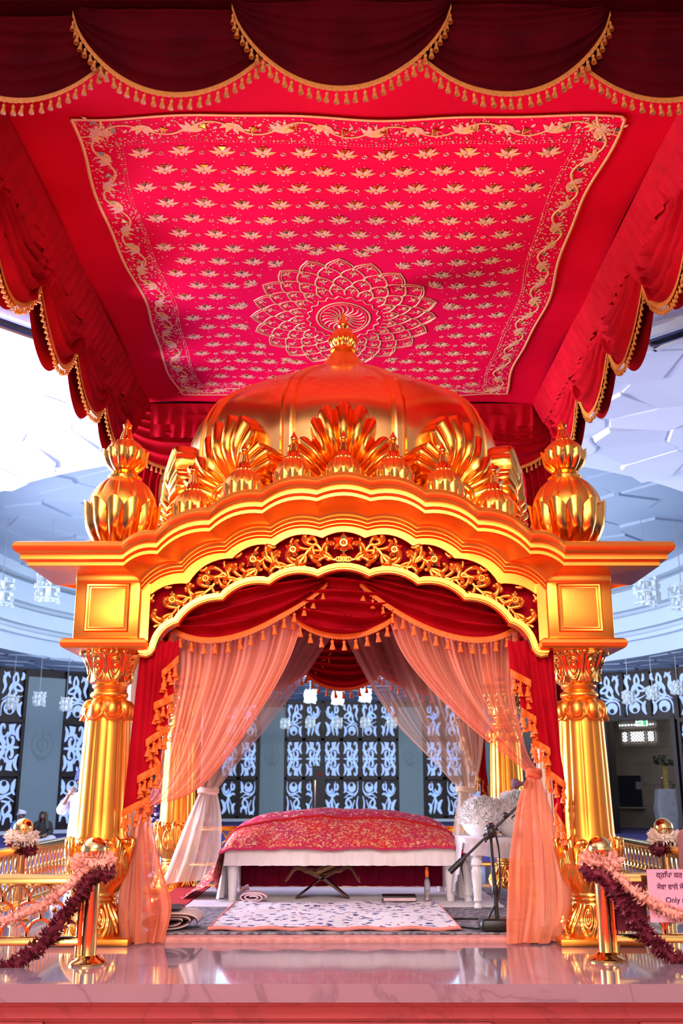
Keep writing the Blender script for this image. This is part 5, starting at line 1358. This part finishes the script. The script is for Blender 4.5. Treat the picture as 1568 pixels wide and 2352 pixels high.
plume(Vector((1.52, 9.02, .75)), (.22, .16, .20), 900, 2, 'fluffy white plume on the side table, touching the right front curtain', 0)
o = at(1128, 1905, 8.75); t = thing('silver_handle', 'round silver whisk handle on the side table behind the microphone clutch', 'handle', (o.x, o.y, .603)); mb = MB(t.location); mb.ball((o.x, o.y, .665), .06, 18, 12); mb.build('knob', CHROME, t)
mb = MB(t.location); mb.tube([(o.x, o.y+.04, .66), (o.x+.05, o.y+.2, .66)], .02, 10); mb.build('shaft', CHROME, t)
# ================================================================ BRASS RAILINGS, GARLANDS, SIGN
def ball_post(x, y, label, bz=.635, r=.047, br=.078):
    o = Vector((x, y, 0)); t = thing('ball_post', label, 'post', o, 'brass ball posts')
    mb = MB(o); mb.lathe([(.11, 0), (.112, .012), (.10, .022), (.075, .03), (.062, .045), (.055, .05)], 36, (x, y, 0)); mb.build('flange', BRASS, t)
    mb = MB(o); mb.lathe([(r, .04), (r, bz-.08), (r*1.1, bz-.075), (r*1.1, bz-.055), (r*.8, bz-.05)], 32, (x, y, 0)); mb.build('shaft', BRASS, t)
    mb = MB(o); mb.ball((x, y, bz), br, 32, 20); mb.build('ball', BRASS, t, ang=180); return t
def rail_panel(a, b, label, group, zt=.50, zb=.15, cell=.15):
    """rail between two posts: handrail, lower rail, arched lattice filling"""
    A, B = Vector(a), Vector(b); L = (B-A).length; d = (B-A).normalized(); o = (A+B)/2; n = Vector((-d.y, d.x, 0))
    t = thing('lattice_railing', label, 'railing', o, group); P = lambda s, z, e=0: A+d*s+n*e+Vector((0, 0, z))
    def bar(z0, z1, w):
        mb = MB(o); R = [[P(s, z, e) for e, z in ((-w, z0+.006), (-w, z1-.012), (-w*.7, z1), (w*.7, z1), (w, z1-.012), (w, z0+.006), (w*.8, z0), (-w*.8, z0))] for s in (0, L)]
        mb.grid(R, cv=True, flip=True); mb.add(R[0], [list(range(8))]); mb.add(R[1], [list(range(8))[::-1]]); return mb
    bar(zt-.06, zt, .032).build('handrail', BRASS, t); bar(zb-.05, zb, .028).build('lower_rail', BRASS, t)
    m = MB(o); N = max(2, round(L/cell)); c = L/N; rows_ = max(1, round((zt-.06-zb)/.115)); h = (zt-.06-zb)/rows_
    for r in range(rows_):
        for k in range(N+1):
            s0 = (k-(.5 if r % 2 else 0))*c; pts = []
            for q in range(13):
                w = pi*q/12; s = s0+c/2-c*.5*cos(w); 
                if -.001 <= s <= L+.001: pts.append(P(s, zb+r*h+h*1.0*sin(w)*.98))
            if len(pts) > 2: m.tube(pts, .0105, 6)
    for k in range(N+1): m.ball(P(clamp(k*c, .01, L-.01), (zb+zt-.06)/2), .018, 8, 6)
    m.build('arched_lattice', BRASS, t)
    for s in (0, L):
        mb = MB(o); q = P(s, 0); mb.lathe([(.035, 0), (.035, .015), (.02, .02), (.02, zt-.06)], 14, q); mb.build('upright', BRASS, t)
    return t
ball_post(-1.50, 6.38, 'front left brass post with ball top, garlands tied under the ball'); ball_post(1.60, 6.50, 'front right brass post with ball top, garlands tied under the ball')
ball_post(-2.56, 8.40, 'brass ball post on the left side railing, flowers round its neck', .69, .035); ball_post(2.62, 8.50, 'brass ball post on the right side railing, flowers round its neck', .69, .035)
rail_panel((-2.50, 6.38, 0), (-1.56, 6.38, 0), 'front left brass lattice railing beside the ball post', 'brass railings')
rail_panel((1.66, 6.50, 0), (2.56, 6.50, 0), 'front right brass lattice railing behind the paper notice', 'brass railings')
for i, (y0, y1) in enumerate(((6.45, 8.33), (8.47, 10.1), (10.15, 11.9))):
    rail_panel((-2.56, y0, 0), (-2.56, y1, 0), 'left side brass railing, %s stretch from the front' % ('first', 'second', 'third')[i], 'brass railings', zt=.56, cell=.11)
    rail_panel((2.62, y0+.1, 0), (2.62, y1+.1, 0), 'right side brass railing, %s stretch from the front' % ('first', 'second', 'third')[i], 'brass railings', zt=.56, cell=.11)
rail_panel((-2.5, 12.6, 0), (2.5, 12.6, 0), 'rear brass railing behind the palanquin', 'brass railings', zt=.56, cell=.14)
def garland(name, m, pts, r, pl, n, seed, label, group):
    P = interp(spline(pts, 8), 60); o = P[30]; mb = MB(o); r2 = random.Random(seed); mb.tube(P, r*.55, 8)
    for k in range(n):
        i = r2.uniform(0, 59.9); p = P[int(i)].lerp(P[int(i)+1], i-int(i)); t = (P[int(i)+1]-P[int(i)]).normalized()
        e = t.orthogonal().normalized(); e = Matrix.Rotation(r2.uniform(0, 2*pi), 3, t) @ e; f = t.cross(e)
        b = p+e*r*.4; tip = p+e*r*r2.uniform(1.0, 1.45)+t*r2.uniform(-.35, .35)*r*1.6; w = f*pl*.5; md = (b+tip)/2+t*.15*r
        mb.add([b, md+w, tip, md-w], [[0, 1, 2], [0, 2, 3]])
    o_ = mb.build(name, m, ang=30); return tag(o_, label, 'garland', group)
def collar(cx, cy, cz, R, label, m, nm, seed, rr=.045):
    pts = [(cx+R*cos(w), cy+R*sin(w), cz) for w in [2*pi*k/12 for k in range(13)]]
    garland(nm, m, pts, rr, .03, 260, seed, label, 'flower collars on the posts')
for g, px, py, ex, nm_ in ((-1, -1.50, 6.38, -2.62, 'left'), (1, 1.60, 6.50, 2.72, 'right')):
    L = lambda t, drop, zz, off: (lerp(px, ex, t), py-.085-off, zz-drop*4*t*(1-t))
    wr = [(px-g*.07, py+.02, .565), (px-g*.075, py-.05, .55), (px, py-.085, .53)]
    garland('garland', MAROON, [(px-g*.06, py+.05, .50)]+[(a, b-.01, c-.05) for a, b, c in wr]+[L(t, .50, .47, .02) for t in (.1, .25, .4, .55, .7, .85, 1)], .050, .042, 900, 3+g, 'thick maroon flower garland swagging from the front %s ball post' % nm_, 'maroon garlands')
    garland('garland', PINKPETAL, [(px+g*.02, py+.08, .60)]+[(a, b-.01, c+.02) for a, b, c in wr]+[L(t, .30, .55, .035) for t in (.12, .25, .4, .55, .7, .85, 1)], .040, .032, 620, 8+g, 'pale pink blossom garland above the maroon one, front %s ball post' % nm_, 'pink garlands')
    collar(px, py, .565, .075, 'pale pink blossoms round the neck of the front %s ball post' % nm_, PINKPETAL, 'flower_collar', 20+g, .055)
for x, y, nm_ in ((-2.56, 8.40, 'left'), (2.62, 8.50, 'right')):
    collar(x, y, .615, .07, 'cream blossoms under the ball of the %s side post' % nm_, WHITEPETAL, 'flower_collar', 31, .06)
    collar(x, y, .53, .06, 'maroon blossoms on the %s side post below the cream ones' % nm_, MAROON, 'flower_collar', 35, .055)
# notice on the right railing
o = Vector((2.14, 6.40, .37)); t = thing('paper_notice', 'white paper notice in painted red light with Punjabi and English lines on the right railing', 'sign', o)
mb = MB(o); mb.box((2.16, 6.405, .375), (.62, .004, .30)); mb.build('sheet', mat('red_lit_paper', (.86, .40, .52), .75, 0, (.82, .36, .48), 3), t, sm=False)  # white paper, red light put into its colour
INK = mat('dark_purple_ink', (.06, .01, .08), .7)
def text(body, x, z, size, y, parent, name='lettering', align='LEFT'):
    cu = bpy.data.curves.new('t', 'FONT'); cu.body = body; cu.size = size; cu.align_x = align; cu.extrude = .0006; cu.offset = .0006
    ob = bpy.data.objects.new('t', cu); COL.objects.link(ob); bpy.context.view_layer.update()
    me = bpy.data.meshes.new_from_object(ob.evaluated_get(bpy.context.evaluated_depsgraph_get())); bpy.data.objects.remove(ob)
    me.name = name; me.materials.clear(); me.materials.append(INK); nb = bpy.data.objects.new(name, me); COL.objects.link(nb); nb.parent = parent
    nb.location = Vector((x, y, z))-Vector(parent.location); nb.rotation_euler = (pi/2, 0, 0); return nb
for body, x, z, s_ in (('ਕ੍ਰਿਪਾ ਕਰ ਕੇ ਸਿਰਫ਼', 1.905, .478, .042), ('ਸੇਵਾ ਵਾਲੇ ਸੇਵਾਦਾਰ', 1.905, .412, .040), ('Only authorized', 1.950, .336, .044), ('Sewadar are allowed', 1.885, .272, .042)): text(body, x, z, s_, 6.401, t)
mb = MB((1.76, 6.44, .33)); mb.grid([[(1.66+.19*i/12, 6.455+.008*sin(i*1.2), lerp(.45, .17, j/5)) for j in range(6)] for i in range(13)], flip=True)
tag(mb.build('railing_cloth', mat('dark_maroon_cloth', (.13, .004, .02), .8), ang=180), 'dark maroon cloth tied on the right railing beside the notice', 'cloth')
o = Vector((2.52, 6.95, 0)); t = thing('ribbed_box', 'pink ribbed collection box standing behind the right railing', 'box', o)
PBX = mat('salmon_lacquer', (.85, .30, .28), .5)
mb = MB(o); mb.bbox((2.48, 6.98, .37), (.40, .38, .74), .06); mb.build('body', PBX, t)
mb = MB(o)
for k in range(12): mb.box((2.36, 6.785, .50+.018*k), (.13, .012, .008))
mb.build('ribs', mat('dark_salmon', (.5, .14, .13), .6), t)
mb = MB(o); mb.bbox((2.55, 6.98, .765), (.27, .30, .05), .02); mb.build('lid', PBX, t)
# foot light at the riser
o = Vector((1.50, 5.45, FLZ)); t = thing('floor_lamp', 'small black dome lamp before the platform riser, bottom edge', 'lamp', o)
mb = MB(o); mb.ball((1.475, 5.45, -.215), .05, 16, 12); mb.build('dome_head', BLACK, t); mb = MB(o); mb.lathe([(.09, FLZ+.016), (.09, FLZ+.03), (.02, FLZ+.04), (.02, -.24)], 20, (1.475, 5.45, 0)); mb.build('stand', BLACK, t)
# purple flower arrangement at the left rear
o = Vector((-2.12, 12.1, 0)); t = thing('flower_arrangement', 'tall arrangement of purple and white flowers behind the left front curtain', 'flowers', o)
mb = MB(o); mb.lathe([(.12, 0), (.14, .03), (.06, .08), (.05, .35), (.09, .5), (.11, .55), (.09, .56)], 24, (o.x, o.y, 0)); mb.build('silver_vase', CHROME, t)
PUR = mat('purple_blooms', (.16, .01, .28), .6, 0, (.08, .005, .16), 20); WHB = mat('white_blooms', (.9, .88, .92), .7)
for nm_, m, n, sd in (('purple_blooms', PUR, 60, 4), ('white_blooms', WHB, 26, 6)):
    mb = MB(o); r2 = random.Random(sd)
    for k in range(n):
        a = r2.uniform(0, 2*pi); h = r2.uniform(0, .5); rr = r2.uniform(.03, .22)*(1-.3*h)
        c = Vector((o.x+rr*cos(a), o.y+rr*sin(a), .5+h))
        for q in range(4):
            b = q*pi/2+a; mb.add([c, c+Vector((.03*cos(b+.5), .03*sin(b+.5), .02)), c+Vector((.062*cos(b), .062*sin(b), .012)), c+Vector((.03*cos(b-.5), .03*sin(b-.5), .02))], [[0, 1, 2, 3]])
        mb.ball(c, .02, 6, 5)
    mb.build(nm_, m, t, ang=30)
# ================================================================ PEOPLE
def skin_obj(name, V, E, R, m, parent=None, loc=(0, 0, 0), sub=2):
    me = bpy.data.meshes.new(name); me.from_pydata([tuple(v) for v in V], E, []); me.materials.append(m)
    o = bpy.data.objects.new(name, me); COL.objects.link(o)
    if parent is not None: o.parent = parent
    else: o.location = loc
    sk = o.modifiers.new('skin', 'SKIN'); sk.use_smooth_shade = True; su = o.modifiers.new('sub', 'SUBSURF'); su.levels = sub; su.render_levels = sub
    if not me.skin_vertices: 
        try: me.attributes.new('skin_vertices', 'FLOAT', 'POINT')
        except Exception: pass
    return o
def chain_mesh(mb, pts, rad, n=14, sc=1.0):
    mb.tube(spline(pts, 5), [r for r in [x for x in resr(rad, 5)]], n)
def resr(R, n):
    out = []
    for a, b in zip(R, R[1:]): out += [lerp(a, b, smooth(k/n)) for k in range(n)]
    return out+[R[-1]]
def hand(mb, p, d, up):
    """palm and five curled fingers"""
    d = Vector(d).normalized(); s = d.cross(Vector(up)).normalized(); n = s.cross(d); P = Vector(p)
    mb.tube([P, P+d*.05, P+d*.095], [.026, .036, .034], 10, flat=.5, up=n)
    for k in range(4):
        b = P+d*.09+s*(.024-.016*k); l = (.062, .07, .066, .05)[k]
        mb.tube([b, b+d*l*.5-n*.008, b+d*l*.8-n*.03, b+d*l*.85-n*.045], [.0095, .009, .008, .006], 7)
    b = P+d*.03+s*.03; mb.tube([b, b+s*.02+d*.03, b+s*.022+d*.06-n*.015], [.012, .011, .008], 7)
def head(mb, c, f):
    """head with face; f = facing direction"""
    c = Vector(c); f = Vector(f).normalized(); s = f.cross(Vector((0, 0, 1))).normalized(); u = Vector((0, 0, 1))
    rows = []
    for i in range(21):
        t = i/20; z = lerp(-.12, .115, t); w = sqrt(max(0.0004, 1-((z-.012)/.128)**2)); row = []
        for k in range(28):
            a = 2*pi*k/28; cf, cs = cos(a), sin(a)
            r = w*(.098 if cf > 0 else .102); rs = w*.076*(1 if z > -.03 else lerp(.72, 1, (z+.12)/.09))
            p = c+f*(r*cf)+s*(rs*cs)+u*z
            if cf > .8 and -.045 < z < .02: p += f*.022*smooth((cf-.8)*5)*smooth((.02-z)/.05)*(1 if z > -.035 else .3)   # nose
            if .55 < cf < .95 and .0 < z < .03: p -= f*.008                                                                # eye hollows
            if cf > .85 and -.075 < z < -.055: p += f*.007                                                                   # lips
            row.append(p)
        rows.append(row)
    mb.grid(rows, cv=True); mb.add(rows[0], [list(range(28))[::-1]]); mb.add(rows[-1], [list(range(28))])
    for g in (-1, 1): mb.ball(c+s*g*.078-f*.005-u*.005, .03, 10, 8, (.5, .7, 1))
    return f, s, u
def face_bits(mb, c, f):
    c = Vector(c); f = Vector(f).normalized(); s = f.cross(Vector((0, 0, 1))).normalized()
    for g in (-1, 1): mb.ball(c+f*.088+s*g*.032+Vector((0, 0, .012)), .010, 8, 6); mb.tube([c+f*.094+s*g*.016+Vector((0, 0, .036)), c+f*.088+s*g*.048+Vector((0, 0, .034))], .005, 5)
    mb.tube([c+f*.100+s*.022-Vector((0, 0, .066)), c+f*.106-Vector((0, 0, .065)), c+f*.100-s*.022-Vector((0, 0, .066))], .005, 5)
def seated(o, f, label, shirt, legs, headwear, kind):
    """cross-legged figure; body is one mesh, clothing lies over it"""
    o = Vector(o); f = Vector(f).normalized(); s = f.cross(Vector((0, 0, 1))).normalized(); u = Vector((0, 0, 1))
    Q = lambda a, b, z: o+f*a+s*b+u*z
    mb = MB(o)
    mb.tube(spline([Q(-.02, 0, .06), Q(-.02, 0, .2), Q(.01, 0, .4), Q(.0, 0, .53), Q(.0, 0, .60), Q(.02, 0, .68)], 5), resr([.15, .155, .15, .12, .055, .05], 5), 18)
    hc = Q(.03, 0, .735); head(mb, hc, f+s*.25)
    for g in (-1, 1):
        mb.tube(spline([Q(.0, g*.15, .53), Q(.02, g*.22, .42), Q(.05, g*.24, .30), Q(.18, g*.12, .24), Q(.26, g*.04, .22)], 5), resr([.055, .048, .042, .036, .026], 5), 12)
        hand(mb, Q(.26, g*.04, .22), f*.4-s*g*.9, u)
        mb.tube(spline([Q(.0, g*.09, .10), Q(.2, g*.27, .13), Q(.34, g*.34, .12), Q(.36, g*.1, .09), Q(.33, -g*.12, .06)], 5), resr([.095, .085, .07, .055, .04], 5), 12)
        mb.tube([Q(.33, -g*.12, .06), Q(.30, -g*.24, .05)], [.035, .025], 8)
    P = mb.build('person', SKIN, ang=180); tag(P, label, 'person', 'people sitting along the wall')
    mb = MB(o); face_bits(mb, hc, f+s*.25); mb.build('facial_features', BLACK, P)
    mb = MB(o); mb.tube(spline([Q(-.02, 0, .05), Q(-.02, 0, .2), Q(.01, 0, .4), Q(.0, 0, .52), Q(.0, 0, .60)], 5), resr([.19, .18, .175, .165, .075], 5), 20)
    for g in (-1, 1): mb.tube(spline([Q(.0, g*.11, .54), Q(.0, g*.17, .53), Q(.02, g*.225, .42), Q(.05, g*.245, .30), Q(.17, g*.13, .245)], 5), resr([.07, .075, .062, .055, .048], 5), 14)
    mb.build('shirt', shirt, P, ang=180)
    mb = MB(o)
    for g in (-1, 1): mb.tube(spline([Q(.0, g*.09, .10), Q(.2, g*.27, .13), Q(.34, g*.34, .12), Q(.36, g*.1, .09), Q(.34, -g*.1, .065)], 5), resr([.125, .105, .085, .07, .055], 5), 14)
    mb.build('trousers', legs, P, ang=180)
    mb = MB(o)
    if kind == 'turban':
        for k in range(5): mb.tube([hc+Vector((0, 0, .045+.02*k))+(f*cos(w)+s*sin(w))*(.108-.010*k)+u*(.03*cos(w+k)) for w in [2*pi*q/24 for q in range(24)]], .032, 8, closed=True)
        mb.ball(hc+u*.08-f*.01, .105, 18, 12, (1, 1, .85)); mb.build('turban', headwear, P, ang=180)
    else:
        rows = []
        for i in range(15):
            t = i/14; row = []
            for k in range(21):
                a = lerp(.62, 2*pi-.62, k/20); z = lerp(.13, -.34, t); r = .02+.108*sqrt(clamp(1-((z-.0)/.15)**2)) if z > -.02 else lerp(.125, .20, smooth((-.02-z)/.3))
                row.append(hc+u*z+f*(r*cos(a)*(1.0 if z > -.1 else 1.0))+s*(r*sin(a)))
            rows.append(row)
        mb.grid(rows); mb.build('head_scarf', headwear, P, ang=180)
        mb = MB(o); mb.tube([hc+f*.06+s*.06+u*.07, hc+f*.085+u*.10, hc+f*.06-s*.06+u*.07], .022, 8); mb.build('hair', BLACK, P)
    return P
pA = at(40, 1945, 29.5); pB = at(97, 1945, 29.5)
seated((pA.x, 29.6, FLZ), (.35, -.55, 0), 'seated person in white turban and blue shirt by the grey panel', mat('sky_blue_cotton', (.10, .30, .62), .8), mat('pale_blue_cotton', (.3, .45, .7), .8), mat('white_turban', (.75, .80, .88), .8), 'turban')
seated((pB.x, 29.4, FLZ), (.15, -1, 0), 'seated person in dark jacket, scarf over head and white trousers', mat('dark_grey_jacket', (.035, .03, .035), .8), mat('white_trousers', (.72, .74, .82), .8), mat('olive_grey_scarf', (.10, .085, .06), .8), 'scarf')
# standing person in white half hidden by the left column
o = at(186, 1900, 16.0); o = Vector((o.x, 16.0, FLZ)); Q = lambda a, b, z: o+Vector((a, -b, z))
mb = MB(o); mb.tube(spline([Q(0, 0, .9), Q(0, 0, 1.05), Q(0, 0, 1.25), Q(0, 0, 1.40), Q(0, 0, 1.48), Q(0, .02, 1.54)], 5), resr([.16, .15, .165, .12, .055, .05], 5), 18)
head(mb, Q(0, .03, 1.60), (.3, -1, 0))
for g in (-1, 1):
    mb.tube(spline([Q(g*.07, 0, .9), Q(g*.09, .01, .5), Q(g*.09, 0, .09)], 5), resr([.085, .06, .04], 5), 12); mb.tube([Q(g*.09, -.03, .045), Q(g*.10, .15, .035)], [.045, .035], 10, flat=.8)
mb.tube(spline([Q(-.17, 0, 1.38), Q(-.27, .0, 1.18), Q(-.33, .04, 1.16), Q(-.17, .2, 1.40)], 5), resr([.055, .045, .045, .028], 5), 12); hand(mb, Q(-.17, .2, 1.40), (.6, -.5, .6), (0, -1, 0))
mb.tube(spline([Q(.17, 0, 1.38), Q(.22, .02, 1.12), Q(.20, .06, .88)], 5), resr([.055, .045, .028], 5), 12); hand(mb, Q(.20, .06, .88), (0, -.2, -1), (0, -1, 0))
P = mb.build('person', SKIN, ang=180); tag(P, 'standing person in white kurta half hidden by the left golden column', 'person')
KUR = mat('white_kurta', (.88, .88, .92), .8)
mb = MB(o); face_bits(mb, Q(0, .03, 1.60), (.3, -1, 0)); mb.build('facial_features', BLACK, P)
mb = MB(o); mb.tube(spline([Q(0, 0, .45), Q(0, 0, .85), Q(0, 0, 1.05), Q(0, 0, 1.25), Q(0, 0, 1.39), Q(0, 0, 1.46)], 5), resr([.24, .20, .185, .19, .165, .07], 5), 20)
mb.tube(spline([Q(-.12, 0, 1.40), Q(-.19, 0, 1.36), Q(-.28, .0, 1.18), Q(-.32, .05, 1.18), Q(-.25, .12, 1.28)], 5), resr([.075, .075, .065, .062, .055], 5), 14)
mb.tube(spline([Q(.12, 0, 1.40), Q(.18, 0, 1.36), Q(.225, .02, 1.12), Q(.205, .05, .93)], 5), resr([.075, .072, .06, .055], 5), 14); mb.build('kurta', KUR, P, ang=180)
mb = MB(o)
for g in (-1, 1): mb.tube(spline([Q(g*.08, 0, .7), Q(g*.09, .01, .4), Q(g*.09, 0, .08)], 5), resr([.11, .10, .09], 5), 14)
mb.build('trousers', KUR, P, ang=180)
mb = MB(o); c = Q(0, .02, 1.66)
for k in range(5): mb.tube([c+Vector((.11*cos(w)*(1-.08*k), .11*sin(w)*(1-.08*k), .02*k+.025*cos(w+k))) for w in [2*pi*q/24 for q in range(24)]], .034, 8, closed=True)
mb.ball(c+Vector((0, 0, .04)), .11, 18, 12, (1, 1, .8)); mb.build('turban', mat('navy_turban', (.02, .03, .12), .8), P, ang=180)
# ================================================================ LIGHT, CAMERA
def area(name, loc, target, size, power, col, sy=None, shape='RECTANGLE'):
    l = bpy.data.lights.new(name, 'AREA'); l.energy = power; l.color = col; l.shape = shape; l.size = size; l.size_y = sy or size
    o = bpy.data.objects.new(name, l); COL.objects.link(o); o.location = loc
    o.rotation_euler = (Vector(target)-Vector(loc)).to_track_quat('-Z', 'Y').to_euler(); return o
def spot(name, loc, target, power, col, ang, blend=.6, size=.6):
    l = bpy.data.lights.new(name, 'SPOT'); l.energy = power; l.color = col; l.spot_size = radians(ang); l.spot_blend = blend; l.shadow_soft_size = size
    o = bpy.data.objects.new(name, l); COL.objects.link(o); o.location = loc
    o.rotation_euler = (Vector(target)-Vector(loc)).to_track_quat('-Z', 'Y').to_euler(); return o
area('west_window_light', (-13, 13, 2.2), (0, 10.5, 4.4), 9, 4800, (.96, .95, 1.0), 4.5)
area('west_canopy_fill', (-7.2, 11.2, 1.0), (-.6, 10.4, 5.8), 1.4, 900, (.62, .50, 1.0), 1.4)  # added unseen fill, brightens the rear left of the canopy
area('east_area_light', (13, 15, 2.2), (0, 10, 4.2), 7, 500, (.75, .85, 1.0), 4)  # wide cool area lamp on the east side
area('front_fill', (-2.5, -3.5, 2.6), (-.3, 8, 1.8), 4, 230, (1.0, .82, .62), 2.2)  # added unseen fill on the gold front and curtains
area('front_ceiling_fill', (0, -5, 3.2), (0, -4, 8), 10, 800, (1.0, .92, .82), 5)  # added unseen lamp, brightens the ceiling that the dome reflects
area('front_wall_fill', (0, -9, 4.6), (0, -13, 2.0), 16, 900, (1.0, .86, .70), 2)  # added unseen lamp, brightens the wall that the gold reflects
area('carpet_bounce_fill', (0, 1.0, 4.8), (0, 2.6, -.5), 3, 420, (1.0, .90, .82), 3)  # added unseen lamp over the carpet, for its red bounce
for x in (-1.1, 1.1): area('canopy_fill', (x, 7.75, 2.75), (x*.6, 8.3, 5.8), .9, 150, (1.0, .70, .16), .5)  # added lamps hidden behind the arches, stand in for bounce on the canopy
area('alcove_fill', (13.2, 36.5, 3.9), (13.0, 37, -.5), 2, 45, (1.0, .93, .8), 2)  # added unseen lamp to lift the dark alcove
area('far_wall_wash', (0, 36, 4.6), (0, 48, 1.5), 14, 700, (.8, .9, 1.0), 1)
area('left_wall_wash', (-5.5, 28, 4.4), (-10, 35, 1.5), 7, 260, (.85, .92, 1.0), 1)
area('right_wall_wash', (6.0, 28, 4.4), (10, 35, 3.0), 7, 160, (.85, .92, 1.0), 1)
area('hall_light_far', (0, 27, 3.2), (0, 27, 8), 14, 1500, (.72, .85, 1.0), 14)
W = bpy.data.worlds.new('hall_air'); bpy.context.scene.world = W; W.use_nodes = True
bg = W.node_tree.nodes['Background']; bg.inputs['Color'].default_value = (.62, .74, 1.0, 1); bg.inputs['Strength'].default_value = .35
cam = bpy.data.cameras.new('camera'); co = bpy.data.objects.new('camera', cam); COL.objects.link(co)
cam.sensor_fit = 'HORIZONTAL'; cam.sensor_width = 24.0; cam.lens = 35.0
co.location = CAM; co.rotation_euler = (pi/2+PITCH, 0, 0)
cam.dof.use_dof = True; cam.dof.focus_distance = 7.6; cam.dof.aperture_fstop = 2.8
sc = bpy.context.scene; sc.camera = co
sc.view_settings.view_transform = 'Standard'; sc.view_settings.exposure = 0
try: sc.view_settings.look = 'None'
except Exception: pass
cy = sc.cycles
cy.max_bounces = 8; cy.diffuse_bounces = 3; cy.glossy_bounces = 4; cy.transmission_bounces = 4; cy.transparent_max_bounces = 16
cy.caustics_reflective = False; cy.caustics_refractive = False; cy.sample_clamp_indirect = 6; cy.use_denoising = True
